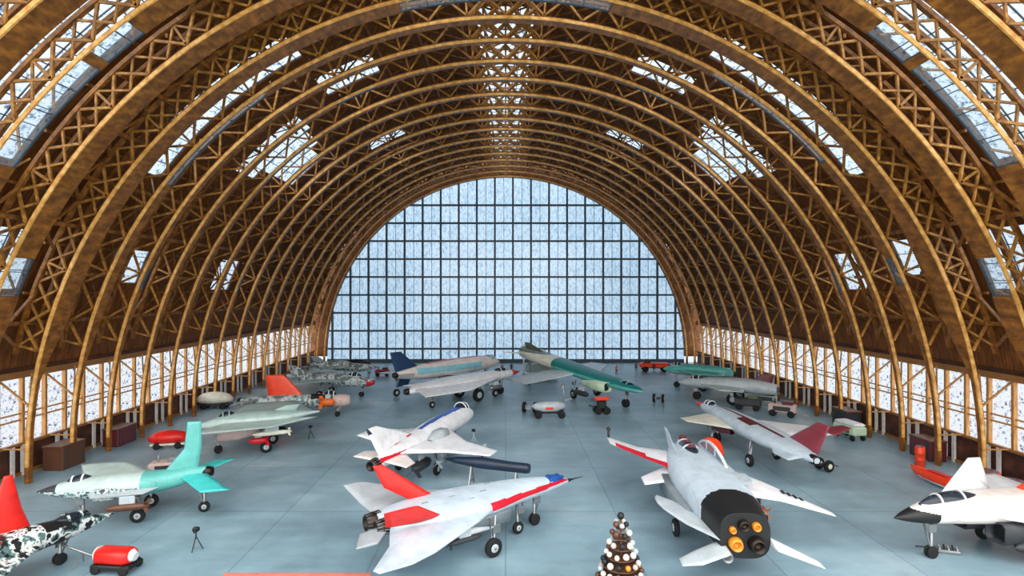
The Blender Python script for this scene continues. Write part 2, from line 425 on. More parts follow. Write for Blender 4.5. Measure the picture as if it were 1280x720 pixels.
# far glazed wall
yf = YS[-1]+1.75
fr = MB(); sq = 226.0; mpp = A/sq
def half_w(z):
    return math.sqrt(max(0, (A+.2)**2-max(0, z-ZC)**2))
for k in range(-10, 12):
    x = (-13.6+22.9*k)*mpp
    if abs(x) > A: continue
    top = ZC+math.sqrt((A+.2)**2-x*x)
    fr.box((x, yf, top/2), (.36, .45, top))
for k in range(0, 10):
    z = CAMH+(108-22.75*k)*mpp; hw = half_w(z)
    if z < .3: continue
    fr.box((0, yf-.05, z), (2*hw, .45, .36))
for k in range(-20, 22):     # thin glazing bars
    x = (-13.6+11.45*k)*mpp
    if abs(x) > A or k % 2 == 0: continue
    top = ZC+math.sqrt((A+.2)**2-x*x); fr.box((x, yf+.1, top/2), (.08, .1, top))
fr.box((0, yf, .35), (2*A, .6, .7))
wroot = bpy.data.objects.new('window_39', None); C.objects.link(wroot); wroot.location = (0,yf,0); struct(wroot)
o = fr.build('window_frame', 'mullion', wroot); o.location = (0,-yf,0)
g = MB(); vs = [Vector((-A-.2,.2,0.0))]+[AP(p, A+.2)+Vector((0,.2,0)) for p in PH]+[Vector((A+.2,.2,0.0))]
g.add(vs, [tuple(range(len(vs)))]); g.build('pane', 'far_pane', wroot)
w = MB()     # gable ring around the glazed opening
for i in range(len(PH)-1):
    a, b, c_, d = AP(PH[i], A+.15), AP(PH[i+1], A+.15), AP(PH[i+1], A+3.4), AP(PH[i], A+3.4)
    for q in (a, b, c_, d): q.z = max(q.z, 0)
    f0 = [q+Vector((0,yf-.1,0)) for q in (a,b,c_,d)]; f1 = [q+Vector((0,yf+.5,0)) for q in (a,b,c_,d)]
    w.add(f0+f1, [(0,1,2,3),(7,6,5,4),(0,4,5,1),(1,5,6,2),(2,6,7,3),(3,7,4,0)])
struct(w.build('wall_far', 'roof_boards'))

# ------------------------------------------------------------------ aircraft
def interp(st, n):
    out = []
    K = len(st[0])
    for i in range(len(st)-1):
        p0 = st[max(i-1,0)]; p1 = st[i]; p2 = st[i+1]; p3 = st[min(i+2, len(st)-1)]
        for j in range(n):
            t = j/n; r = []
            for k in range(K):
                if k == 0: r.append(p1[0]+(p2[0]-p1[0])*t); continue
                a, b = p1[k], p2[k]
                m1 = (p2[k]-p0[k])/max(1e-6, p2[0]-p0[0])*(p2[0]-p1[0]); m2 = (p3[k]-p1[k])/max(1e-6, p3[0]-p1[0])*(p2[0]-p1[0])
                if (b-a)*m1 <= 0: m1 = 0
                if (b-a)*m2 <= 0: m2 = 0
                h = (2*t**3-3*t*t+1)*a+(t**3-2*t*t+t)*m1+(-2*t**3+3*t*t)*b+(t**3-t*t)*m2
                r.append(h)
            out.append(r)
    out.append(list(st[-1])); return out
def surf(stations, fn=None, mi=0, div=10):
    """stations: (y, z, x_leading, x_trailing, thickness); returns a mesh"""
    mb = MB(); vert = abs(stations[-1][1]-stations[0][1]) > abs(stations[-1][0]-stations[0][0])
    prof = [(0,0),(.06,.55),(.2,.9),(.4,1),(.6,.8),(.8,.45),(1,.06),(1,-.06),(.8,-.35),(.6,-.6),(.4,-.75),(.2,-.7),(.06,-.45)]
    full = []
    for i in range(len(stations)-1):
        for j in range(div):
            t = j/div; full.append([a+(b-a)*t for a, b in zip(stations[i], stations[i+1])])
    full.append(list(stations[-1]))
    dv = Vector((0, stations[-1][0]-stations[0][0], stations[-1][1]-stations[0][1])).normalized()
    nrm = Vector((0, -dv.z, dv.y))
    if not vert and nrm.z < 0: nrm = -nrm
    rings = []
    for (y, z, xl, xt, th) in full:
        rings.append([Vector((xl+(xt-xl)*a, y, z))+nrm*(b*th/2) for a, b in prof])
    mb.loft(rings, mi, True, fn); return mb
def aircraft(label, cat, nose, tail, spec, name='jet_fighter'):
    """nose and tail: (x, y) on the ground"""
    nose = Vector(nose); tail = Vector(tail); d = nose-tail; L = d.length; ang = math.atan2(d.y, d.x); c = (nose+tail)/2
    root = thing(name, label, cat, (c.x, c.y, 0), ang)
    X = lambda t: L/2-t*L
    mats = spec['mats']
    # fuselage: stations (t, halfwidth, z centre, half height[, squareness])
    st = interp([tuple(s)+((2.2,) if len(s) < 5 else ()) for s in spec['body']], 18); mb = MB(); rings = []
    for (t, hw, zc, hh, e) in st:
        ring = []
        for k in range(72):
            a = 2*PI*k/72; ca, sa = math.cos(a), math.sin(a)
            ring.append(Vector((X(t), hw*math.copysign(abs(ca)**(2/e), ca), zc+hh*math.copysign(abs(sa)**(2/e), sa))))
        rings.append(ring)
    bf = spec.get('bodyfn'); fn = (lambda x, y, z: bf((L/2-x)/L, y, z)) if bf else None
    mb.loft(rings, 0, True, fn); mb.build('fuselage', mats, root)
    for w in spec.get('wings', []):
        f = w.get('fn'); g = (lambda x, y, z, f=f: f((L/2-x)/L, y, z)) if f else None
        sts = [(y, z, X(a), X(b), th) for (y, z, a, b, th) in w['st']]
        sides = (1, -1) if w.get('both') else (1,)
        for s in sides:
            surf([(y*s, z, a, b, th) for (y, z, a, b, th) in sts], g, w.get('mi', 0)).build(w.get('name', 'wing'), mats if 'mat' not in w else w['mat'], root)
    for cn in spec.get('canopy', []):
        t0, t1, hw, z0, h, mt = cn; mb = MB(); rings = []; fb = MB()
        for i in range(13):
            u = i/12; k = math.sin(PI*min(max(u, .02), .98))**.6; x = X(t0+(t1-t0)*u)
            rings.append([Vector((x, hw*k*math.cos(PI*j/12*1.0), z0+h*k*math.sin(PI*j/12))) for j in range(13)]+[Vector((x, 0, z0-.1))])
            if i in (3, 7, 11):
                pts = [Vector((x, hw*k*1.03*math.cos(PI*j/12), z0+h*k*1.03*math.sin(PI*j/12))) for j in range(13)]
                for a, b in zip(pts, pts[1:]): fb.bar(a, b, .09)
        mb.loft(rings); co = mb.build('canopy', mt, root)
        for s in (-1, 1):
            pts = [Vector((X(t0+(t1-t0)*i/12), s*hw*1.02*math.sin(PI*min(max(i/12, .02), .98))**.6, z0+.02)) for i in range(13)]
            for a, b in zip(pts, pts[1:]): fb.bar(a, b, .09)
        fb.build('canopy_frame', spec.get('framemat', 'white'), co)
    for (t, y, z, r, ln, mt) in spec.get('nozzles', []):
        mb = MB(); x = X(t); n = 20
        prof = [(0, r), (-ln*.5, r*1.0), (-ln, r*.8), (-ln, r*.66), (-ln*.4, r*.6), (-ln*.35, .02)]
        mb.loft([[Vector((x+o, y+math.cos(2*PI*k/n)*q, z+math.sin(2*PI*k/n)*q)) for k in range(n)] for o, q in prof], 0)
        no = mb.build('exhaust_nozzle', mt, root)
        if r > .4:
            pt = MB()
            for k in range(14):
                a = 2*PI*k/14; pt.bar((x-.05, y+math.cos(a)*r*1.01, z+math.sin(a)*r*1.01), (x-ln*.98, y+math.cos(a)*r*.83, z+math.sin(a)*r*.83), .05)
            pt.build('petal', 'steel', no)['kind'] = 'stuff'
    for (t0, t1, y, z, w, h, mt) in spec.get('intakes', []):
        mb = MB(); xa, xb = X(t0), X(t1)
        for k, (x, e) in enumerate(((xa, 1), (xa-.05, 1.0), (xb, .55))):
            pass
        ring = lambda x, e, dd: [Vector((x, y+w/2*e*a, z+h/2*e*b)) for a, b in ((-.7,-1),(.7,-1),(1,-.7),(1,.7),(.7,1),(-.7,1),(-1,.7),(-1,-.7))]
        mb.loft([ring(xa-.5, .78, 0), ring(xa, .86, 0), ring(xa+.0, 1, 0), ring((xa+xb)/2, 1.02, 0), ring(xb, .5, 0)], 0, False)
        io = mb.build('air_intake', mt, root)
        q = MB(); r_ = ring(xa-.45, .8, 0); q.add(r_, [tuple(range(8))]); q.build('duct', 'black', io)
    for (t, y, ztop, r, kind) in spec.get('gear', []):
        x = X(t); w = .45*r if kind == 'main' else .4*r
        g = MB(); g.tube([(x, y*.8, ztop), (x, y, r*1.2), (x, y, r)], .09, 8); g.bar((x+.5, y*.75, ztop), (x+.05, y, r*1.6), .07); g.tube([(x, y-w, r), (x, y+w, r)], .07, 8)
        g.bbox((x+.1, y+(.2 if y >= 0 else -.2), ztop-.35), (.45,.04,.45), .03)
        go = g.build('landing_gear', spec.get('gearmat', 'steel'), root)
        for dy in ((-w*.8, w*.8) if kind == 'nose' else (0,)):
            q = MB(); q.wheel((x, y+dy, r), r, w*1.3 if kind == 'main' else w); q.build('wheel', 'rubber', go)
        q = MB(); q.wheel((x, y, r), r*.5, w*(1.5 if kind == 'main' else 2.4)); q.build('hub', 'pale_grey', go)
    for (t, y, z, ln, r, mt) in spec.get('stores', []):
        x = X(t); mb = MB()
        mb.tube([(x+ln/2, y, z), (x+ln*.42, y, z), (x+ln*.25, y, z), (x-ln*.3, y, z), (x-ln*.5, y, z)], [.02, r*.6, r, r, r*.35], 12)
        for a in (0, PI/2, PI, 3*PI/2):
            dv = Vector((0, math.cos(a+PI/4), math.sin(a+PI/4)))
            p = Vector((x-ln*.42, y, z)); mb.bar(p+dv*r*.5, p+dv*r*2.0-Vector((.1,0,0)), .3*r*3, .03)
        so = mb.build('external_store', mt, root)
        q = MB(); q.bbox((x, y, z+r+.18), (ln*.35, .09, .5), .03); q.build('pylon', 'pale_grey', so)
    for (t, y, z, ln, up) in spec.get('probes', []):
        mb = MB(); x = X(t); mb.tube([(x-.3, y, z), (x+ln, y, z+up)], [.07, .015], 8); mb.build('probe', 'dark_grey', root)
    return root, X

BODY = [(0,.03,2.35,.03),(.06,.22,2.32,.2),(.16,.46,2.3,.42),(.28,.7,2.35,.62),(.45,.98,2.2,.68),(.65,1.1,2.2,.66),(.85,.95,2.2,.6),(1,.62,2.25,.5)]
GEAR3 = [(.26,0,1.9,.32,'nose'),(.62,1.5,1.9,.45,'main'),(.62,-1.5,1.9,.45,'main')]
def scaled_body(b, kw=1, kh=1, dz=0, slope=0): return [(t, hw*kw, z+dz+slope*(t-.5), hh*kh) for (t, hw, z, hh) in b]

# J1 white delta jet in front with crimson cheek stripe and red fins
def j1fn(t, y, z):
    if t < .045: return 3
    if t < .17 and z > 2.42: return 2
    if t < .54 and 2.16 < z < 2.16+.16+.5*t and abs(y) > .1: return 1
    return 0
b1 = [(0,.03,2.1,.03),(.04,.14,2.1,.12),(.12,.36,2.15,.34),(.22,.7,2.2,.52),(.36,1.15,2.25,.6),(.52,1.75,2.25,.6),(.7,1.9,2.3,.58),(.86,1.5,2.3,.52),(.97,.8,2.3,.45)]
j1, X1 = aircraft('white delta jet with a crimson cheek stripe and red tail fins, nearest the camera', 'jet', (4.4,36.0), (-6.9,28.4), dict(
    mats=['pale_blue','crimson','blue','dark_navy','red','mid_light'], body=b1, bodyfn=j1fn,
    wings=[dict(st=[(-1.0,2.3,.44,.95,.42),(-2.6,2.2,.64,1.0,.28),(-4.1,2.05,.88,1.10,.12),(-4.5,2.05,.97,1.09,.05)], mi=0),
           dict(st=[(1.0,2.3,.44,.95,.42),(2.6,2.5,.70,.97,.28),(4.3,3.1,.92,1.0,.08)], mi=5),
           dict(name='tail_fin', st=[(.95,2.6,.69,.79,.26),(1.15,3.6,.79,.91,.16),(1.4,4.8,.91,.95,.05)], mi=4),
           dict(name='tail_fin', st=[(-1.5,2.6,.76,.98,.26),(-2.25,3.65,.88,1.01,.08)], mi=4),
           dict(name='tailplane', st=[(-.5,2.2,.93,1.05,.2),(-1.9,2.15,1.02,1.1,.08)], mi=5),
           ],
    canopy=[(.07,.20,.36,2.42,.26,'canopy_blue')], framemat='blue',
    nozzles=[(.95,.3,2.3,.5,.8,'burnt_metal'),(.95,-.6,2.3,.42,.6,'burnt_metal')],
    intakes=[(.44,.62,-1.2,1.6,.8,.7,'mid_grey'),(.44,.62,1.2,1.6,.8,.7,'mid_grey')],
    gear=[(.245,-.2,1.9,.34,'nose'),(.56,-2.3,1.9,.5,'main'),(.56,2.3,1.9,.5,'main'),(.36,-.7,1.8,.36,'main')],
    stores=[(.58,-1.3,1.2,2.6,.17,'white'),(.7,-2.6,1.5,2.0,.15,'dark_grey')], probes=[(.01,0,2.1,.9,0)]))
# dark vent slots on its back
for (t, y) in ((.46,.55),(.52,-.35),(.6,.9),(.66,-.2),(.6,-.9),(.78,-.2)):
    q = MB(); q.bbox((X1(t), y, 2.87-.1*abs(y)), (.42,.12,.06), .02); q.build('vent', 'mid_grey', j1)

# J2 white jet with a blue spine, behind it
def j2fn(t, y, z):
    if t < .6 and z > 2.7 and abs(y-.1) < .62-.7*t: return 1
    if t > .72 and abs(z-2.5) < .16 and y < 0: return 2
    return 0
j2, X2 = aircraft('white jet with a deep blue spine and a red slash on its tail', 'jet', (-3.5,52.3), (-8.9,38.4), dict(
    mats=['white','blue','crimson','dark_navy','warm_white'], bodyfn=j2fn,
    body=[(0,.05,2.9,.05),(.03,.75,2.9,.45),(.12,1.0,2.9,.8),(.28,1.05,2.8,.85),(.45,1.1,2.7,.8),(.65,1.0,2.5,.7),(.85,.75,2.4,.55),(1,.4,2.3,.4)],
    wings=[dict(st=[(-.8,2.6,.36,.88,.4),(-3.5,2.4,.52,.74,.25),(-6.6,2.3,.60,.70,.1)], mi=0),
           dict(st=[(.8,2.6,.36,.8,.4),(2.6,2.7,.50,.76,.25),(4.2,3.0,.58,.76,.1)], mi=0),
           dict(name='tailplane', st=[(-.4,2.4,.8,.98,.2),(-2.4,2.3,.92,1.0,.08)], mi=4), dict(name='tailplane', st=[(.4,2.4,.8,.98,.2),(1.9,2.6,.9,1.0,.08)], mi=4),
           dict(name='tail_fin', st=[(0,2.6,.56,.97,.3),(.5,4.7,.95,1.03,.06)], mi=0, fn=lambda t, y, z: 2 if 2.9 < z < 3.12+.5*max(0,(.8-t)) and t < .86 else (3 if t > 1.0 else 0))],
    canopy=[(.03,.17,.62,3.35,.7,'canopy_dark')], nozzles=[(.99,0,2.3,.42,.8,'burnt_metal')],
    intakes=[(.5,.66,-1.35,2.4,1.0,1.6,'pale_grey'),(.5,.66,1.35,2.3,1.0,1.4,'pale_grey')],
    gear=[(.2,0,2.2,.36,'nose'),(.62,-1.7,2.3,.5,'main'),(.62,1.7,2.3,.5,'main')],
    stores=[(.72,-1.2,1.2,2.6,.4,'dark_grey'),(.66,-2.6,1.5,2.2,.25,'mid_grey'),(.55,-5.2,1.9,1.6,.12,'crimson')]))

# J3 teal jet, left
def j3fn(t, y, z):
    if t > .62: return 1
    if z < 2.0 and t < .62: return 2
    if t < .12: return 3
    return 0
j3, X3 = aircraft('pale teal jet with bright teal tailplanes and an upright fin, parked by the left windows', 'jet', (-28.4,33.9), (-19.5,36.5), dict(
    mats=['sage','teal','camo_teal','dark_grey','bright_teal','pale_grey'], bodyfn=j3fn,
    body=[(0,.03,2.0,.03),(.08,.3,2.0,.28),(.2,.6,2.0,.55),(.35,.9,2.0,.7),(.55,1.0,2.0,.72),(.75,.75,2.1,.62),(.9,.5,2.3,.5),(1,.3,2.4,.36)],
    wings=[dict(st=[(.6,1.9,.3,.74,.3),(1.6,1.8,.36,.66,.12)], mi=5), dict(st=[(-.6,2.1,.25,.74,.3),(-3.6,2.5,.1,.4,.12)], mi=0),
           dict(name='tailplane', st=[(.2,2.4,.82,1.0,.2),(2.6,1.9,1.02,1.2,.08)], mi=4), dict(name='tailplane', st=[(-.2,2.4,.82,1.0,.2),(-2.2,2.5,1.0,1.15,.08)], mi=4),
           dict(name='tail_fin', st=[(0,2.2,.70,.94,.36),(0,4.0,.86,.97,.22),(0,5.7,.88,.97,.12)], mi=1)],
    canopy=[(.16,.34,.4,2.35,.5,'canopy_dark')], nozzles=[(.98,0,2.4,.34,.6,'burnt_metal')],
    intakes=[(.36,.55,.95,1.8,.6,.7,'camo_teal'),(.36,.55,-.95,1.8,.6,.7,'camo_teal')],
    gear=[(.26,0,1.6,.3,'nose'),(.62,1.3,1.7,.42,'main'),(.62,-1.3,1.7,.42,'main'),(1.0,.6,2.1,.34,'main')], stores=[(.58,1.9,1.2,2.4,.22,'brown')]))

# J4 black and white camouflage jet with a scarlet fin
j4, X4 = aircraft('black and white blotch camouflage jet with a scarlet fin, cut off by the left edge', 'jet', (-22.0,31.4), (-25.7,23.5), dict(
    mats=['camo_mono','black','red','white'], bodyfn=lambda t, y, z: 1 if (t > .1 and t < .4 and z > 2.1) else 0,
    body=[(0,.03,1.7,.03),(.1,.3,1.7,.25),(.25,.6,1.75,.5),(.45,.9,1.8,.62),(.7,1.1,1.8,.65),(.9,1.0,1.75,.6),(1,.75,1.7,.5)],
    wings=[dict(st=[(-.7,1.7,.4,.9,.3),(-3.0,1.5,.75,.98,.1)], mi=0), dict(st=[(.7,1.7,.4,.9,.3),(3.4,1.6,.7,.95,.1)], mi=0),
           dict(name='tail_fin', st=[(.5,1.8,.4,.64,.3),(.55,3.4,.46,.6,.24),(.6,5.1,.50,.54,.1)], mi=2),
           dict(name='tail_fin', st=[(-.6,2.0,.56,.9,.26),(-.9,3.1,.72,.9,.1)], mi=2)],
    canopy=[(.14,.36,.36,2.1,.4,'canopy_dark')], framemat='camo_mono', nozzles=[(.98,.4,1.7,.4,.6,'burnt_metal'),(.98,-.4,1.7,.4,.6,'burnt_metal')],
    gear=[(.3,0,1.4,.3,'nose'),(.7,-1.3,1.5,.4,'main'),(.7,1.3,1.5,.4,'main')], stores=[(.8,-2.1,1.0,2.2,.24,'white')]))

# J5 grey-green wide delta
j5, X5 = aircraft('grey green jet with a broad flat delta wing, behind the upright teal fin', 'jet', (-27.0,48.0), (-17.4,52.4), dict(
    mats=['sage','grey_green','mid_grey','black'], bodyfn=lambda t, y, z: 3 if z < 2.15 else (1 if z > 3.0 else 0),
    body=[(0,.03,2.5,.03),(.1,.3,2.5,.3),(.25,.8,2.6,.7),(.45,1.2,2.6,.85),(.7,1.0,2.7,.6),(.88,.45,2.85,.25),(1,.1,2.9,.06)],
    wings=[dict(st=[(.8,2.6,.2,.98,.35),(4.0,2.7,.02,.6,.12)], mi=0), dict(st=[(-.8,2.6,.2,.98,.35),(-5.2,3.1,.4,.85,.12)], mi=1),
           dict(name='tail_fin', st=[(0,3.1,.55,.8,.2),(0,3.7,.72,.84,.08)], mi=1)],
    canopy=[(.2,.34,.45,3.1,.5,'canopy_dark')], framemat='grey_green', nozzles=[(.62,1.2,1.7,.4,1.0,'burnt_metal')],
    intakes=[(.2,.5,1.1,1.9,1.3,1.1,'pink_grey'),(.2,.5,-1.1,1.9,1.1,1.0,'mid_grey')],
    gear=[(.2,0,2.0,.34,'nose'),(.56,1.6,2.2,.5,'main'),(.62,-1.2,2.2,.5,'main')], stores=[(.6,2.6,1.9,3.2,.2,'cream'),(.5,1.9,1.2,1.6,.28,'crimson')]))

# J6 J7 J8: the row on the left
j6, X6 = aircraft('mottled grey jet with a flame orange fin and orange cockpit cover, left row', 'jet', (-17.6,63.4), (-28.8,61.0), dict(
    mats=['camo_grey','orange_red','pink_grey','black','grey_green'], bodyfn=lambda t, y, z: 2 if t < .16 else (3 if (.16 < t < .36 and z > 2.2) else 0),
    body=[(0,.55,1.8,.5),(.04,.75,1.8,.65),(.16,.85,1.8,.7),(.35,.95,1.9,.75),(.6,1.0,2.0,.7),(.85,.6,2.1,.5),(1,.35,2.2,.3)],
    wings=[dict(st=[(.7,2.0,.38,.72,.3),(5.0,2.2,.62,.78,.1)], mi=4), dict(st=[(-.7,2.0,.38,.72,.3),(-3.6,1.8,.6,.78,.1)], mi=0),
           dict(name='tailplane', st=[(-.3,2.2,.84,1,.15),(-2.2,2.2,.94,1.04,.06)], mi=0), dict(name='tailplane', st=[(.3,2.2,.84,1,.15),(2.2,2.2,.94,1.04,.06)], mi=0),
           dict(name='tail_fin', st=[(0,2.4,.42,.76,.4),(0,4.9,.62,.78,.14)], mi=1)],
    canopy=[(.12,.26,.5,2.35,.6,'canopy_dark')], nozzles=[(.99,0,2.2,.34,.5,'burnt_metal')],
    gear=[(.12,0,1.4,.3,'nose'),(.55,1.5,1.6,.42,'main'),(.55,-1.5,1.6,.42,'main')], stores=[(.2,-1.3,1.9,1.6,.42,'orange')]))
j7, X7 = aircraft('mottled grey green jet with a red nose tip, second from the orange fin', 'jet', (-17.5,74.5), (-30.0,77.0), dict(
    mats=['camo_grey','crimson','black','grey_green'], bodyfn=lambda t, y, z: 1 if (t < .07 and z < 2.2) else 0,
    body=[(0,.3,2.0,.3),(.05,.6,2.0,.55),(.2,.9,2.1,.75),(.4,1.05,2.2,.85),(.65,1.0,2.3,.8),(.85,.6,2.3,.5),(1,.3,2.4,.3)],
    wings=[dict(both=True, st=[(.7,2.2,.32,.7,.35),(5.6,2.4,.6,.76,.12)], mi=3), dict(both=True, name='tailplane', st=[(.3,2.3,.86,1,.15),(2.4,2.3,.96,1.05,.06)], mi=0), dict(name='tail_fin', st=[(0,2.6,.72,.95,.3),(0,3.9,.9,1,.1)], mi=0)],
    canopy=[(.14,.3,.5,2.7,.55,'canopy_dark')], nozzles=[(.99,0,2.4,.3,.5,'burnt_metal')],
    gear=[(.14,0,1.6,.34,'nose'),(.55,1.6,1.8,.45,'main'),(.55,-1.6,1.8,.45,'main')]))
j8, X8 = aircraft('grey jet with a long black canopy, farthest of the left row', 'jet', (-20.0,87.5), (-31.0,89.0), dict(
    mats=['camo_grey','mid_grey','black'],
    body=[(0,.05,2.2,.05),(.1,.5,2.2,.45),(.3,.9,2.2,.8),(.6,1.0,2.4,.8),(.85,.6,2.4,.5),(1,.3,2.4,.3)],
    wings=[dict(both=True, st=[(.7,2.3,.32,.7,.35),(5.0,2.4,.6,.76,.12)], mi=0), dict(both=True, name='tailplane', st=[(.3,2.3,.86,1,.15),(2.4,2.3,.96,1.05,.06)], mi=1), dict(name='tail_fin', st=[(0,2.6,.72,.95,.3),(0,3.8,.9,1,.1)], mi=1)],
    canopy=[(.1,.5,.6,2.6,.8,'black')], framemat='dark_grey', nozzles=[(.99,0,2.4,.3,.5,'burnt_metal')],
    gear=[(.14,0,1.6,.34,'nose'),(.55,1.6,1.8,.45,'main'),(.55,-1.6,1.8,.45,'main')]))

# J9 white and light blue aircraft with navy fin
def j9fn(t, y, z):
    if z > 3.9 and .15 < t < .75 and abs(y) < .5: return 1
    if 2.75 < z < 3.6 and .25 < t < .85 and y < 0: return 2
    if z < 2.1: return 3
    return 0
j9, X9 = aircraft('white jet with a light blue flank, rosy top line and tall navy fin', 'jet', (-1.0,88.0), (-14.6,74.5), dict(
    mats=['warm_white','crimson','sky_blue','wine','navy','pale_grey'], bodyfn=j9fn,
    body=[(0,.1,3.0,.1),(.06,.8,3.1,.6),(.2,1.3,3.2,1.05),(.45,1.5,3.1,1.2),(.7,1.3,3.0,1.1),(.88,.8,2.9,.8),(1,.35,2.9,.4)],
    wings=[dict(both=True, st=[(.9,2.3,.36,.6,.4),(4.2,2.6,.52,.64,.15)], mi=5), dict(both=True, name='tailplane', st=[(.3,3.0,.86,1,.15),(3,3.0,.96,1.05,.06)], mi=5),
           dict(name='tail_fin', st=[(0,3.0,.76,1.0,.4),(0,6.0,.96,1.05,.14)], mi=4), dict(name='ventral_fin', st=[(0,2.7,.86,.98,.3),(0,1.3,.9,1.0,.14)], mi=4)],
    canopy=[(.05,.18,.8,3.7,.6,'canopy_clear')], nozzles=[(.99,0,2.9,.4,.6,'burnt_metal')],
    gear=[(.15,0,2.2,.4,'nose'),(.55,2.0,2.2,.55,'main'),(.55,-2.0,2.2,.55,'main'),(.98,.4,2.6,.5,'main')]))
j10, X10 = aircraft('pale grey jet with a long smooth wing, in front of the navy fin', 'jet', (2.0,79.5), (-11.6,66.4), dict(
    mats=['white','white','crimson','camo_mono'], bodyfn=lambda t, y, z: 2 if t < .1 and z > 2.4 else (3 if (z < 1.95 and t < .5) else 0),
    body=[(0,.05,2.7,.05),(.08,.5,2.7,.4),(.25,1.0,2.6,.7),(.5,1.7,2.5,.8),(.75,1.8,2.4,.7),(.92,1.2,2.3,.5),(1,.5,2.2,.3)],
    wings=[dict(st=[(-1.0,2.5,.25,.98,.45),(-4.4,2.2,.66,1.03,.2)], mi=1), dict(st=[(1.0,2.5,.35,.9,.45),(2.9,2.4,.75,.95,.15)], mi=0)],
    canopy=[(.12,.28,.5,3.15,.5,'canopy_dark')], nozzles=[(.99,0,2.2,.4,.6,'burnt_metal')],
    gear=[(.2,0,2.0,.5,'nose'),(.5,-1.9,2.0,.85,'main'),(.5,1.9,2.0,.85,'main'),(.3,-1.0,2.0,.5,'main'),(.85,-1,2,.4,'main')], stores=[(.34,-2.0,1.5,2.4,.3,'steel')]))

# J11 large teal and cream aircraft in the middle distance
def j11fn(t, y, z):
    if t > .64: return 1 if z < 4.9 else 3
    if z > 2.45+2.0*t: return 2
    return 0
j11, X11 = aircraft('large teal jet with a cream rear body, in front of the far glazed wall', 'jet', (16.2,65.5), (2.9,87.0), dict(
    mats=['teal','cream','deep_teal','olive','pale_grey','sky_blue','pale_blue'], bodyfn=j11fn,
    body=[(0,.1,2.3,.06),(.05,.7,2.4,.35),(.15,1.2,2.6,.6),(.35,1.5,3.0,.75),(.6,1.6,3.7,.85),(.85,1.5,4.3,.95),(1,1.0,4.7,.85)],
    wings=[dict(st=[(-1.0,3.2,.42,.66,.5),(-6.5,1.6,.6,.82,.2)], mi=4), dict(st=[(1.0,3.2,.36,.66,.5),(7.0,3.4,.55,.7,.2)], mi=6),
           dict(both=True, name='tailplane', st=[(.6,4.6,.86,1.0,.25),(3.4,4.8,.95,1.04,.1)], mi=1), dict(name='tail_fin', st=[(0,5.2,.80,.98,.3),(0,6.2,.94,1.0,.12)], mi=3)],
    canopy=[(.07,.18,.7,2.8,.4,'canopy_dark')], framemat='sky_blue', nozzles=[(.99,0,4.7,.7,.9,'burnt_metal')],
    intakes=[(.18,.36,-1.5,2.3,1.3,1.2,'pale_green'),(.18,.36,1.5,2.3,1.3,1.2,'pale_green')],
    gear=[(.12,0,2.0,.5,'nose'),(.42,-2.0,2.4,.6,'main'),(.42,2.0,2.2,.7,'main'),(.9,-.8,3.6,.6,'main')], stores=[(.3,-3.2,1.3,3.0,.35,'dark_grey')]))

# J12, J13 right rear
j12, X12 = aircraft('flat teal jet at the far right, near the end of the glazed wall', 'jet', (23.4,83.0), (32.0,78.5), dict(
    mats=['teal','grey_green','black'], bodyfn=lambda t, y, z: 1 if z < 2.4 else 0,
    body=[(0,.1,2.6,.1),(.1,.7,2.6,.5),(.35,1.2,2.7,.8),(.7,1.3,2.7,.8),(.9,.9,2.6,.6),(1,.5,2.5,.4)],
    wings=[dict(both=True, st=[(.8,2.7,.2,.9,.4),(4.4,2.7,.5,.92,.15)], mi=0)], canopy=[(.12,.28,.5,3.2,.45,'canopy_dark')], nozzles=[(.98,0,2.5,.4,.5,'burnt_metal')],
    gear=[(.2,0,2.0,.45,'nose'),(.6,1.7,2.0,.6,'main'),(.6,-1.7,2.0,.6,'main')]))
j13, X13 = aircraft('pale grey jet with black wheels behind the maroon finned jet', 'jet', (23.0,74.5), (33.0,68.0), dict(
    mats=['pale_grey','sage','wine'], bodyfn=lambda t, y, z: 0,
    body=[(0,.1,2.0,.1),(.1,.6,2.1,.45),(.35,1.0,2.2,.75),(.7,1.2,2.3,.9),(.9,1.0,2.2,.8),(1,.7,2.1,.6)],
    wings=[dict(both=True, st=[(.8,2.1,.25,.7,.35),(4.6,2.2,.5,.75,.15)], mi=1), dict(name='tail_fin', st=[(0,2.8,.72,.95,.3),(0,3.9,.86,.97,.1)], mi=2)],
    canopy=[(.12,.3,.45,2.6,.5,'canopy_dark')], nozzles=[(.98,0,2.1,.5,.5,'burnt_metal')],
    gear=[(.2,0,1.6,.5,'nose'),(.6,1.7,1.7,.75,'main'),(.6,-1.7,1.7,.75,'main')]))

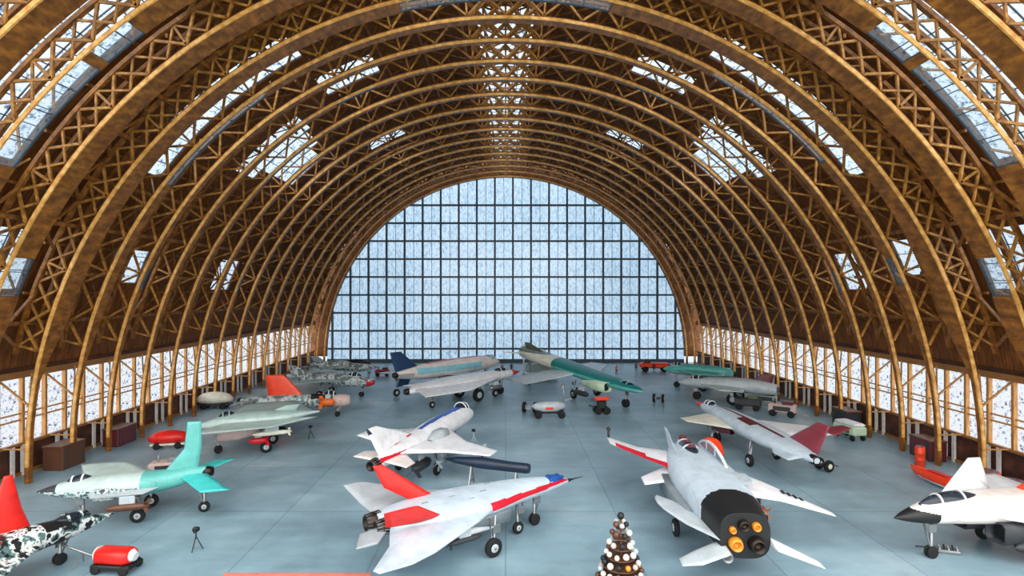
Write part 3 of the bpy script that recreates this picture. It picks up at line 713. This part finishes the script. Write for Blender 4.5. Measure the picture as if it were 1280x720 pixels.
# J15 white jet with maroon fins
def j15fn(t, y, z):
    if t < .12: return 1
    if z > 2.7 and .18 < t < .8 and (abs(y) < .13 or (.5 < t < .62 and abs(y-.5) < .3)): return 2
    return 0
j15, X15 = aircraft('white jet with two maroon fins and a red nose, right of centre', 'jet', (19.6,58.0), (21.9,39.4), dict(
    mats=['pale_blue','crimson','wine','maroon','white','cream'], bodyfn=j15fn,
    body=[(0,.05,2.7,.05),(.06,.3,2.7,.2),(.14,.6,2.6,.45),(.3,.95,2.6,.65),(.5,1.4,2.5,.7),(.7,1.6,2.4,.6),(.88,1.1,2.3,.45),(1,.3,2.2,.2)],
    wings=[dict(st=[(.8,2.4,.22,.60,.4),(3.0,2.3,.26,.42,.2),(4.0,2.3,.28,.36,.1)], mi=5), dict(st=[(-.9,2.5,.36,.72,.4),(-5.6,2.5,.56,.72,.12)], mi=4),
           dict(name='tail_fin', st=[(-.5,2.5,.76,.97,.3),(-1.0,4.6,.93,1.0,.08)], mi=3), dict(name='tail_fin', st=[(-5.2,2.55,.62,.74,.2),(-6.6,3.1,.68,.74,.06)], mi=3),
           dict(name='tailplane', st=[(.5,2.3,.74,.97,.2),(1.9,2.2,.88,.98,.06)], mi=0)],
    canopy=[(.12,.24,.42,3.0,.45,'canopy_dark')], nozzles=[(.97,0,2.2,.35,.6,'burnt_metal')],
    intakes=[(.36,.52,1.3,2.0,.8,.8,'wine')],
    gear=[(.28,.3,1.9,.4,'nose'),(.36,1.7,2.0,.45,'main'),(.68,1.5,2.0,.5,'main'),(.6,-1.8,2.0,.5,'main')]))

# J16 large jet in front, seen from behind
def j16fn(t, y, z):
    if t > .80+.03*abs(y): return 1
    if z < 1.7 and t > .5: return 1
    return 0
b16 = [(0,.06,2.6,.05,2.2),(.07,.5,2.7,.35,2.3),(.2,1.2,2.9,.65,2.4),(.36,1.75,2.8,.85,2.5),(.55,2.0,2.6,1.0,2.6),(.75,1.75,2.45,1.1,2.8),(.9,1.45,2.3,1.2,3.0),(.99,1.2,2.2,1.1,3.0)]
j16, X16 = aircraft('large pale blue jet seen from behind, its dark exhaust block towards the camera', 'jet', (12.7,42.0), (11.7,27.2), dict(
    mats=['pale_blue','black','white','crimson','pale_grey'], body=b16, bodyfn=j16fn,
    wings=[dict(st=[(1.2,2.9,.18,.5,.45),(3.0,2.8,.10,.28,.25),(5.0,3.0,-.03,.09,.12)], mi=2, fn=lambda t, y, z: 3 if (1.4 < y < 4.5 and t > (.44-.122*(y-1.2) if y < 3 else .22-.095*(y-3))) else 2),
           dict(st=[(-1.5,3.0,.45,.78,.4),(-3.0,2.8,.56,.78,.3),(-5.4,2.4,.80,.84,.08)], mi=2),
           dict(name='canard', st=[(1.6,2.4,.30,.5,.2),(3.6,2.2,.42,.52,.08)], mi=2),
           dict(name='tailplane', st=[(1.2,1.95,.80,.99,.3),(2.5,2.15,.68,.90,.25),(3.3,2.3,.65,.80,.18),(3.5,2.35,.69,.75,.1)], mi=4),
           dict(name='tailplane', st=[(.9,1.6,.93,1.04,.25),(2.4,1.35,.98,1.08,.2),(3.3,1.2,1.02,1.07,.1)], mi=4),
           dict(name='tailplane', st=[(-1.2,1.9,.93,1.05,.22),(-3.0,1.5,1.05,1.10,.06)], mi=2),
           dict(name='tail_fin', st=[(1.1,3.2,.2,.45,.25),(1.35,4.6,.18,.26,.1)], mi=0), 
           dict(name='air_brake', st=[(-1.2,3.3,.55,.72,.2),(-1.7,3.7,.66,.76,.1)], mi=4)],
    framemat='white', canopy=[(.10,.44,.55,3.35,.5,'canopy_dark')],
    nozzles=[(.985,.5,1.85,.34,.5,'amber'),(.985,-.5,1.85,.40,.6,'burnt_metal'),(.985,.1,2.75,.28,.4,'burnt_metal'),(.985,-.5,2.7,.22,.35,'amber'),(.985,.62,2.5,.17,.3,'amber'),(.99,1.0,1.35,.3,.6,'steel')],
    intakes=[(.42,.8,1.95,1.9,.9,1.1,'mid_grey'),(.42,.8,-1.95,1.9,.9,1.1,'mid_grey')],
    gear=[(.2,0,2.1,.4,'nose'),(.66,2.2,1.9,.5,'main'),(.66,-2.2,1.9,.5,'main')], stores=[(.62,-2.7,1.6,2.2,.2,'orange')]))
# raised canopy lids and a wing tip pod
for (y, t0, t1, z, h) in ((-1.2,.14,.56,3.3,.8),):
    lid = MB(); pane = MB()
    pts = [Vector((X16(t0+(t1-t0)*i/10), y, z+h*math.sin(PI*i/10)**.7)) for i in range(11)]
    for a, b in zip(pts, pts[1:]): lid.bar(a, b, .14)
    lid.bar(pts[0], pts[-1], .12)
    for i in (3, 6): lid.bar(pts[i], Vector((pts[i].x, y, z)), .08)
    lo_ = lid.build('canopy_lid', 'white', j16)
    pane.add([p+Vector((0,-.02,0)) for p in pts]+[p+Vector((0,.02,0)) for p in pts], [tuple(range(11)), tuple(range(21, 10, -1))]+[(i, (i+1) % 11, 11+(i+1) % 11, 11+i) for i in range(11)])
    pane.build('pane', 'canopy_clear', lo_)
for t in (.16,.24,.32):
    q = MB(); q.bbox((X16(t), 0, 3.6), (.3,.5,.7), .08); q.build('ejection_seat', 'wine', j16)
q = MB(); q.tube([(X16(-.02), 4.9, 3.0), (X16(-.02), 4.9, 3.55)], .09, 8); q.bbox((X16(-.02), 4.9, 3.65), (.5,.3,.25), .08); q.build('wing_tip_pod', 'dark_grey', j16)
q = MB(); 
for k in range(4): q.bbox((X16(.70+.01*k), -3.55-.26*k, 2.90-.075*k), (.5-.06*(k % 2),.16,.05), .02)
q.build('marking', 'black', j16)

# J17 fighter at the right edge
def j17fn(t, y, z):
    if t < .155 and z < 2.75-(t-.05)*2: return 1
    if t < .06: return 1
    if z < 2.0: return 2
    return 0
j17, X17 = aircraft('white fighter with a black nose cone, cut off by the right edge', 'jet', (20.4,29.4), (34.2,31.6), dict(
    mats=['warm_white','black','pink_grey','white','bright_teal','dark_grey'], bodyfn=j17fn,
    body=[(0,.03,2.25,.03),(.04,.28,2.3,.22),(.12,.58,2.4,.48),(.22,.85,2.5,.65),(.38,1.2,2.5,.75),(.6,1.4,2.45,.8),(.85,1.2,2.4,.7),(1,.8,2.4,.6)],
    wings=[dict(st=[(1.0,2.4,.34,.82,.4),(4.6,2.2,.68,.84,.1)], mi=3, fn=lambda t, y, z: 4 if (t > .72 and y > 3.3) else 3), dict(st=[(-1.0,2.4,.34,.82,.4),(-4.6,2.5,.68,.84,.1)], mi=3),
           dict(name='tail_fin', st=[(-1.6,2.7,.32,.56,.25),(-1.7,4.6,.46,.52,.06)], mi=3), dict(name='tail_fin', st=[(-.6,3.0,.7,.92,.25),(-1.1,4.2,.84,.94,.08)], mi=3), dict(name='tail_fin', st=[(1.0,2.7,.72,.95,.25),(1.3,4.6,.88,.98,.08)], mi=4)],
    canopy=[(.11,.40,.48,2.85,.62,'canopy_dark')], framemat='white', nozzles=[(.99,.4,2.4,.5,.8,'burnt_metal'),(.99,-.4,2.4,.5,.8,'burnt_metal')],
    intakes=[(.36,.6,1.0,1.6,1.1,1.1,'dark_grey'),(.36,.6,-1.0,1.6,1.1,1.1,'dark_grey')],
    gear=[(.16,0,2.0,.32,'nose'),(.52,1.5,1.9,.5,'main'),(.52,-1.5,1.9,.5,'main')],
    stores=[(.5,1.5,.95,2.8,.34,'dark_grey'),(.52,2.3,.75,1.6,.24,'amber'),(.66,3.0,1.5,3.0,.2,'wine')]))
q = MB(); rings = []
for (x, r) in ((0,.5),(-.3,.62),(-1.0,.66),(-1.4,.5)): rings.append([Vector((X17(.58)+x, .1+r*math.cos(2*PI*k/16), 3.25+.55*r*math.sin(2*PI*k/16))) for k in range(16)])
q.loft(rings); q.build('engine_cover', 'orange_red', j17)

# ------------------------------------------------------------------ things on the floor
def gxy(px, py): p = W(px, py, 0); return (p.x, p.y, 0)
def four_wheels(root, lx, wy, r, w=.2):
    for sx in (-1, 1):
        for sy in (-1, 1):
            q = MB(); q.wheel((sx*lx, sy*wy, r), r, w); q.build('wheel', 'rubber', root)
# red engine trolley with tow bar
t = thing('engine_trolley', 'red engine trolley with black base and long tow bar, bottom left of the floor', 'trolley', gxy(146,713), math.radians(-6))
q = MB(); q.bbox((0,0,.35), (2.1,1.1,.22), .06); q.build('chassis', 'black', t)
q = MB(); rings = [[Vector((x, .5*k*math.copysign(abs(math.cos(a))**.6, math.cos(a)), .78+.36*k*math.copysign(abs(math.sin(a))**.6, math.sin(a)))) for a in [2*PI*i/20 for i in range(20)]] for x, k in ((-.95,.75),(-.85,1),(.6,1),(.85,.8))]
q.loft(rings); q.build('body', 'red', t)
q = MB(); q.tube([(.8,0,.8),(1.05,0,.75)], [.34,.2], 14); q.build('nose_cap', 'white', t)
q = MB(); q.tube([(-.95,0,.8),(-1.05,0,.8)], [.4,.36], 14); q.build('rear_ring', 'cream', t)
q = MB(); q.tube([(-1,0,.6),(-3.0,.25,.95),(-3.2,.25,1.05)], [.06,.05,.1], 8); q.bar((-2.0,.12,.75), (-2.3,.5,.1), .05); q.bar((-2.0,.12,.75), (-2.3,-.3,.1), .05); q.build('tow_bar', 'steel', t)
four_wheels(t, .75, .5, .24)
# survey tripod on the left floor
def tripod(label, loc, H=1.5, mt='dark_grey', nm='camera_tripod', cat='tripod'):
    t = thing(nm, label, cat, loc)
    for k in range(3):
        a = 2*PI*k/3+.4; q = MB(); q.tube([(0,0,H*.75),(math.cos(a)*H*.32, math.sin(a)*H*.32, .03)], [.035,.025], 8); q.build('leg', mt, t)
    q = MB(); q.tube([(0,0,H*.6),(0,0,H)], .04, 8); q.build('column', mt, t)
    q = MB(); q.bbox((0,0,H+.1), (.34,.26,.24), .05); q.tube([(.1,-.1,H+.1),(.1,-.34,H+.1)], .08, 10); q.build('head', 'black', t)
    return t
tripod('thin dark tripod standing alone on the left floor', gxy(245,688), 1.05)
tripod('small black tripod near the long grey green wing tip', gxy(388,549), 1.1)
tripod('white topped tripod beside the open blue spined jet', gxy(592,560), 1.5, 'pale_grey')
def wheel_dolly(label, loc, rz, s=1, mt='dark_grey'):
    t = thing('wheel_dolly', label, 'dolly', loc, rz)
    q = MB(); q.bbox((0,0,.42*s), (1.0*s,.4*s,.14), .04); q.bar((.5*s,0,.42*s), (1.3*s,0,.2), .06); q.build('frame', mt, t)
    for sy in (-1, 1):
        q = MB(); q.wheel((0, sy*.42*s, .42*s), .42*s, .24*s); o = q.build('wheel', 'rubber', t)
        q = MB(); q.wheel((0, sy*.42*s, .42*s), .2*s, .28*s); q.build('hub', 'cream', o)
    return t
wheel_dolly('wheeled dolly with cream hubs behind the maroon fin', gxy(1030,588), .3, 1.1)
wheel_dolly('dark wheel dolly off the nose of the large teal jet', gxy(823,503), 1.2, 1.3)
wheel_dolly('small wheel dolly just left of the silver pod carrier', gxy(662,516), 1.3, 1.5, 'pale_grey')
# silver pod carrier
t = thing('pod_carrier', 'silver pod with an orange mark lying on a wheeled carrier in the middle aisle', 'carrier', gxy(687,522), 0.05)
q = MB(); q.tube([(-2.0,0,1.3),(-1.6,0,1.25),(-.6,0,1.2),(.8,0,1.25),(1.7,0,1.35)], [.08,.38,.6,.58,.3], 16); po = q.build('pod', 'pale_grey', t)
q = MB(); q.bbox((-.1,-.58,1.15), (.9,.1,.22), .03); q.build('marking', 'orange_red', po)
q = MB(); q.bbox((0,0,.62), (3.0,.9,.16), .04); q.bar((-1.2,0,.6), (-1.2,0,1.0), .3); q.bar((.9,0,.6), (.9,0,1.0), .3); q.build('cradle', 'black', t)
four_wheels(t, 1.3, .5, .4)
q = MB(); q.tube([(1.5,0,.7),(1.6,0,2.4),(1.5,0,4.2)], .08, 8); q.bbox((1.5,0,3.4), (.4,.3,.6), .08); q.bar((1.55,0,1.9), (2.5,0,2.1), .1); q.build('hoist_mast', 'steel', t)
# red topped cart
t = thing('service_cart', 'service cart with orange red top in front of the large teal jet', 'cart', gxy(752,517), .1)
q = MB(); q.bbox((0,0,1.75), (1.7,1.0,.35), .1); q.build('top', 'orange_red', t)
q = MB(); q.bbox((0,0,1.05), (1.0,.7,.9), .08); q.bar((-.8,0,.8), (-1.5,0,1.0), .14); q.build('body', 'black', t)
four_wheels(t, .5, .5, .42, .24)
# red upright cover behind the canopies of the front right jet
t = thing('engine_cover_stand', 'red half round cover on a stand behind the open canopies', 'cover', gxy(888,585), math.radians(20))
q = MB(); rings = []
for x in (-.35, -.25, .25, .35):
    k = 1 if abs(x) < .3 else .86
    rings.append([Vector((1.15*k*math.cos(PI*i/14), x, .95+1.5*k*math.sin(PI*i/14))) for i in range(15)]+[Vector((0, x, .9))])
q.loft(rings); q.build('cover', 'orange_red', t)
q = MB(); 
for sx in (-.8,.8): q.bar((sx,0,.0), (sx,0,1.0), .12); q.bar((sx,-.5,.06), (sx,.5,.06), .12)
q.build('stand', 'wine', t)
# long navy tank on trestles beside the blue spined jet
pa = W(556,570,1.9); pb = W(662,585,1.7)
d = (pb-pa); t = thing('fuel_tank', 'long navy fuel tank on grey trestles between the two front white jets', 'tank', ((pa.x+pb.x)/2, (pa.y+pb.y)/2, 0), math.atan2(d.y, d.x))
hl = Vector((d.x, d.y)).length/2
q = MB(); q.tube([(-hl,0,1.7),(-hl*.7,0,1.7),(-hl*.1,0,1.7),(hl*.6,0,1.65),(hl*.93,0,1.65),(hl,0,1.65)], [.03,.25,.42,.36,.36,.3], 16); q.build('tank', 'dark_navy', t)
for s in (-.35,.7):
    q = MB(); q.bar((hl*s,0,1.36), (hl*s,.5,.03), .1); q.bar((hl*s,0,1.36), (hl*s,-.5,.03), .1); q.bar((hl*s,-.4,.35), (hl*s,.4,.35), .08); q.build('trestle', 'steel', t)
# conical display of small pots in front
p0 = W(776,735,0)
t = thing('tiered_stand', 'conical tiered stand covered with black, white and amber balls, bottom centre', 'display stand', (p0.x, p0.y, 0))
q = MB(); q.tube([(0,0,0),(0,0,3.3)], .06, 8)
for k in range(7): z = .2+k*.44; r = 1.15*(1-k/7.6); q.tube([(0,0,z),(0,0,z+.05)], r, 20)
q.build('frame', 'brown', t)
cols = ['black','cream','warm_white','brown','amber','pale_grey','black','cream','pink_grey']; n = 0
for k in range(7):
    z = .2+k*.44; r = 1.1*(1-k/7.8); cnt = max(5, int(16*(1-k/8.2)))
    for i in range(cnt):
        a = 2*PI*i/cnt+k*.37; rr = .125+.03*random.random(); q = MB()
        q.sphere((r*math.cos(a), r*math.sin(a), z+.05+rr+.08*random.random()), rr, 10)
        q.build('ball', random.choice(cols), t); n += 1
q = MB(); q.sphere((0,0,3.45), .17, 10); q.build('finial', 'black', t)
# white flat tool tray and parts near the nose of the right fighter
t = thing('tool_tray', 'low tray of metal tools on the floor under the black nose cone', 'tool tray', gxy(1184,690), -.3)
q = MB(); q.bbox((0,0,.1), (1.1,.6,.16), .04); q.build('tray', 'steel', t)
for k in range(5):
    q = MB(); q.bar((-.4+.2*k,-.2,.2), (-.3+.2*k,.22,.24+.06*(k % 2)), .07); q.build('tool', 'dark_grey' if k % 2 else 'pale_grey', t)
q = MB(); q.tube([(-.5,0,.12),(-1.0,.25,.05),(-1.4,.2,.05)], .03, 8); q.build('hose', 'black', t)
# red long float along the right windows
pa = W(1146,588,.5); pb = W(1206,612,.5); d = pb-pa
t = thing('canoe', 'long orange red canoe shaped float lying by the right windows', 'float', ((pa.x+pb.x)/2, (pa.y+pb.y)/2, 0), math.atan2(d.y, d.x))
hl = d.length/2+.6
st = interp([(0,.04,.75,.06),(.12,.32,.55,.3),(.5,.5,.5,.45),(.88,.32,.55,.3),(1,.04,.75,.06)], 5)
q = MB(); q.loft([[Vector((-hl+2*hl*s[0], s[1]*math.cos(2*PI*k/16), s[2]+s[3]*math.sin(2*PI*k/16))) for k in range(16)] for s in st], 0, True, lambda x, y, z: 1 if z < .34 else 0); q.build('hull', ['orange_red','white'], t)
q = MB(); q.bbox((0,0,.95), (1.6,.5,.08), .03); q.build('deck', 'crimson', t)
# red drums behind the right fighter
def drum(label, loc, mt='orange_red', r=.6, h=1.3):
    t = thing('drum', label, 'drum', loc, 0)
    q = MB(); rings = [[Vector((r*k*math.cos(2*PI*i/20), r*k*math.sin(2*PI*i/20), z)) for i in range(20)] for z, k in ((0,.95),(.03,1),(h*.33,1),(h*.34,1.05),(h*.36,1),(h*.66,1),(h*.67,1.05),(h*.69,1),(h-.03,1),(h,.95))]
    q.loft(rings); q.build('barrel', mt, t)
    q = MB(); q.tube([(0,0,h-.01),(0,0,h+.04)], r*.85, 18); q.tube([(r*.5,0,h+.03),(r*.5,0,h+.1)], .07, 10); q.build('lid', 'wine', t)
drum('red drum just right of the white fin of the black nosed fighter', (33.3,38.8,0), r=.8, h=1.7)
drum('red drum standing nearest the right edge of the photo', (33.6,37.1,0), r=.7, h=1.6)
drum('small red fire drum against the right dado', gxy(1150,583), r=.35, h=1.6)
# pale green machine at the right wall
t = thing('pressure_washer', 'pale green machine cabinet against the right dado', 'machine', gxy(1062,548), math.radians(98))
q = MB(); q.bbox((0,0,.95), (2.8,1.4,.8), .1); q.build('cabinet', 'pale_green', t)
q = MB(); q.bbox((0,0,1.5), (2.6,1.3,.3), .12); q.build('hood', 'white', t)
q = MB(); q.bbox((0,.72,.9), (1.6,.06,.4), .02); q.build('grille', 'olive', t)
four_wheels(t, 1.0, .55, .28)
# equipment under and beside the rear right jets
def ground_unit(label, loc, rz, mt, mt2, s=1):
    t = thing('ground_power_unit', label, 'power unit', loc, rz)
    q = MB(); q.bbox((0,0,.85*s), (2.6*s,1.3*s,.8*s), .12); q.build('housing', mt, t)
    q = MB(); q.bbox((.5*s,0,1.4*s), (1.0*s,1.0*s,.35*s), .08); q.tube([(-.7*s,0,1.2*s),(-.7*s,0,1.75*s)], .09*s, 8); q.build('exhaust_box', mt2, t)
    q = MB(); q.bbox((0,-.67*s,.85*s), (1.6*s,.05,.45*s), .02); q.build('grille', 'dark_grey', t)
    q = MB(); q.bar((1.3*s,0,.5*s), (2.4*s,0,.3*s), .08); q.build('tow_bar', 'steel', t)
    four_wheels(t, .85*s, .6*s, .35*s)
ground_unit('dark ground power unit behind the nose of the maroon finned jet', gxy(935,512), -.5, 'dark_grey', 'olive', 1.1)
ground_unit('rosy grey ground power unit nearest the right windows', gxy(978,520), -.6, 'pink_grey', 'wine', 1.1)
ground_unit('green grey ground power unit in the middle of the right cluster', gxy(957,506), -.5, 'grey_green', 'brown', 1.0)
ground_unit('small red topped power unit at the end of the left row', gxy(478,470), .1, 'crimson', 'dark_grey', .9)
ground_unit('pink grey power unit in shade under the grey green delta', (-25.6,42.6,0), .3, 'pink_grey', 'mid_grey', 1.0)
# red covered boats near the left dado
def covered(label, loc, rz, mt, mt2, s=1):
    t = thing('covered_trailer', label, 'trailer', loc, rz)
    st = interp([(0,.3,.9,.25),(.15,.7,1.0,.5),(.5,.85,1.05,.62),(.85,.65,1.0,.45),(1,.25,.9,.2)], 4)
    q = MB(); q.loft([[Vector((s*(-1.7+3.4*a[0]), s*a[1]*math.cos(2*PI*k/16), s*(a[2]+a[3]*math.sin(2*PI*k/16)))) for k in range(16)] for a in st]); q.build('cover', mt, t)
    q = MB(); q.bbox((0,0,.42*s), (3.0*s,1.2*s,.18*s), .05); q.bar((1.5*s,0,.42*s), (2.4*s,0,.3*s), .1); q.build('chassis', mt2, t)
    four_wheels(t, .9*s, .6*s, .3*s)
covered('red covered trailer just left of the upright teal fin', (-30.4,50.6,0), .25, 'red', 'cream', .95)
covered('red covered trailer beside the flame orange fin', (-28.6,65.4,0), .1, 'red', 'dark_grey', 1.1)
covered('beige covered trailer left of the flame orange fin', (-35.0,67.5,0), .1, 'cream', 'dark_grey', 1.2)
# red and orange vehicle at the far wall with people by it
t = thing('tow_tractor', 'orange red tow tractor close to the far glazed wall', 'tractor', (26.0,98.0,0), math.radians(175))
q = MB(); q.bbox((0,0,1.1), (5.0,1.8,.9), .2); q.build('body', 'orange_red', t)
q = MB(); q.bbox((1.2,0,1.85), (1.2,1.4,.6), .15); q.build('cab', 'dark_grey', t)
q = MB(); q.bbox((-.9,-.92,1.1), (.9,.06,.5), .02); q.build('side_panel', 'amber', t)
four_wheels(t, 1.6, .85, .5, .35)
# white pole and green rack under the cream rear body
t = thing('work_platform', 'green work platform with a tall white mast under the cream rear body', 'platform', gxy(664,474), 0)
q = MB(); q.tube([(-1.2,0,0),(-1.2,0,5.6)], .13, 10); q.build('mast', 'white', t)
q = MB(); q.bbox((1.6,0,1.9), (5.0,1.6,1.3), .1); q.build('deck', 'grey_green', t)
q = MB(); q.bbox((1.6,0,.55), (5.2,1.7,.3), .05); q.build('chassis', 'wine', t)
four_wheels(t, 1.1, .8, .4)
# crates by the dado
def crate(label, loc, d, mt, rz=0):
    t = thing('crate', label, 'crate', loc, rz)
    q = MB(); q.bbox((0,0,d[2]/2), d, .05); q.build('box', mt, t)
    q = MB(); q.bbox((0,0,d[2]*.97), (d[0]*1.04,d[1]*1.04,d[2]*.1), .03); q.build('lid', 'brown', t)
    for s in (-1, 1):
        q = MB(); q.bbox((0, s*d[1]*.36, d[2]/2), (d[0]*1.05,.14,d[2]*.9), .03); q.build('batten', 'dark_grey', t)
crate('rust brown crate by the left dado, above the cockpit of the pale teal jet', (-35.6,45.2,0), (1.6,2.4,1.9), 'brown')
crate('wine crate by the left dado, left of the red covered trailer', (-35.8,52.0,0), (1.4,2.6,1.6), 'wine')
crate('wine coloured crate by the right dado behind the red float', (35.8,47.5,0), (1.4,2.4,1.7), 'wine')
crate('dark grey crate by the right dado nearest the pale green machine', (35.6,58.5,0), (1.5,2.6,1.8), 'dark_grey')

# ------------------------------------------------------------------ people
def person(label, loc, rz, shirt, trousers, hair='black', lean=0, group=None):
    V = []; E = []; R = []
    def v(p, r, par=None):
        V.append(p); R.append(r)
        if par is not None: E.append((par, len(V)-1))
        return len(V)-1
    pel = v((0,0,.95), (.14,.1)); ab = v((.02,0,1.12), (.13,.09), pel); ch = v((.03+lean*.3,0,1.33), (.16,.11), ab)
    nk = v((.03+lean*.5,0,1.5), (.055,.055), ch); h1 = v((.05+lean*.5,0,1.6), (.085,.095), nk); v((.05+lean*.5,0,1.72), (.075,.08), h1)
    for s in (1, -1):
        hp = v((0,.1*s,.88), (.095,.095), pel); kn = v((.03,.12*s,.5), (.065,.065), hp); an = v((-.02,.13*s,.1), (.045,.045), kn); v((.13,.15*s,.045), (.045,.035), an)
        sh = v((.03+lean*.3,.2*s,1.4), (.06,.06), ch); el = v((.02+lean*.4,.27*s,1.12), (.042,.042), sh); wr = v((.14+lean*.5,.25*s,.9), (.028,.028), el); pm = v((.18+lean*.5,.24*s,.84), (.034,.018), wr)
        for k, (o, ln) in enumerate(((-.028,.085),(-.01,.1),(.01,.095),(.028,.075))):
            a = v((.2+lean*.5+.02, (.24+o*.9)*s, .80), (.010,.010), pm); v((.21+lean*.5, (.24+o)*s, .80-ln*.6), (.009,.009), a)
        a = v((.22+lean*.5,.20*s,.83), (.011,.011), pm); v((.24+lean*.5,.19*s,.79), (.009,.009), a)
    me = bpy.data.meshes.new('person_skin'); me.from_pydata(V, E, [])
    o = bpy.data.objects.new('person_tmp', me); C.objects.link(o)
    sk = o.modifiers.new('s', 'SKIN'); sv = me.skin_vertices[0].data
    for i, r in enumerate(R): sv[i].radius = r
    sv[0].use_root = True
    sb = o.modifiers.new('b', 'SUBSURF'); sb.levels = 1; sb.render_levels = 1
    dg = bpy.context.evaluated_depsgraph_get(); ev = o.evaluated_get(dg)
    mesh = bpy.data.meshes.new_from_object(ev); bpy.data.objects.remove(o)
    for mt in (shirt, trousers, 'skin', 'black'): mesh.materials.append(M[mt])
    for p in mesh.polygons:
        c = p.center; k = 0
        if c.z > 1.5: k = 2
        elif c.z < .1: k = 3
        elif c.z < .95 and abs(c.y) < .19: k = 1
        elif c.z < .9: k = 2
        p.material_index = k; p.use_smooth = True
    root = bpy.data.objects.new('person', mesh); C.objects.link(root); root.location = loc; root.rotation_euler = (0,0,rz)
    root['label'] = label; root['category'] = 'person'
    q = MB(); q.sphere((.02+lean*.5,0,1.70), .105, 12, sc=(1,.95,.8)); q.build('hair', hair, root)
    q = MB(); x0 = .13+lean*.5
    q.sphere((x0+.01,0,1.63), .02, 8, sc=(1.2,.8,1.2)); q.build('nose', 'skin', root)
    q = MB(); q.sphere((x0,.032,1.655), .011, 8); q.sphere((x0,-.032,1.655), .011, 8); q.build('eyes', 'black', root)
    return root
person('person in a dark red top on the ground left of the orange red tractor', (22.6,97.0,0), -1.7, 'wine', 'black')
person('person in dark clothes standing in front of the orange red tractor', (25.4,96.0,0), -1.5, 'black', 'dark_grey')
person('person in navy behind the right end of the orange red tractor', (28.2,96.4,0), -1.3, 'navy', 'black')
person('person in a red top standing between the white and teal jets by the far wall', (-.6,95.5,0), -1.4, 'crimson', 'black')
person('person in black beside the red topped one at the far wall', (1.0,96.0,0), -1.8, 'black', 'dark_grey')
person('person in orange and dark trousers near the far wall beyond the teal jet nose', (18.6,94.0,0), -1.2, 'orange', 'black')

# ------------------------------------------------------------------ sky, light and camera
wd = bpy.data.worlds.new('World'); bpy.context.scene.world = wd; wd.use_nodes = True; nt = wd.node_tree
bg = nt.nodes['Background']
tc = N(nt, 'ShaderNodeTexCoord'); sp = N(nt, 'ShaderNodeSeparateXYZ'); nt.links.new(tc.outputs['Generated'], sp.inputs[0])
mr = N(nt, 'ShaderNodeMapRange'); mr.inputs[1].default_value = -1; mr.inputs[2].default_value = 1; nt.links.new(sp.outputs[1], mr.inputs[0])
rp = ramp(nt, mr.outputs[0], [(0, (2.7,2.6,2.5,1)), (.42, (1.5,1.47,1.45,1)), (.52, (1.0,.98,.97,1)), (.7, (.92,.95,1.0,1)), (1, (.82,.93,1.0,1))])
nt.links.new(rp.outputs[0], bg.inputs[0])
mz = N(nt, 'ShaderNodeMapRange'); mz.inputs[1].default_value = 0; mz.inputs[2].default_value = 1; mz.inputs[3].default_value = 1.0; mz.inputs[4].default_value = 2.2
nt.links.new(sp.outputs[2], mz.inputs[0]); nt.links.new(mz.outputs[0], bg.inputs[1])

cam = bpy.data.cameras.new('camera'); co = bpy.data.objects.new('camera', cam); C.objects.link(co)
co.location = (0, 0, CAMH); co.rotation_euler = (PI/2, 0, 0)
cam.sensor_width = 36; cam.lens = F*36/1280; cam.clip_end = 600
cam.shift_x = -(CX-640)/1280; cam.shift_y = (CY-360)/1280
bpy.context.scene.camera = co
vs_ = bpy.context.scene.view_settings
vs_.view_transform = 'Standard'; vs_.look = 'None'; vs_.exposure = 0.1; vs_.gamma = 1; vs_.use_curve_mapping = False
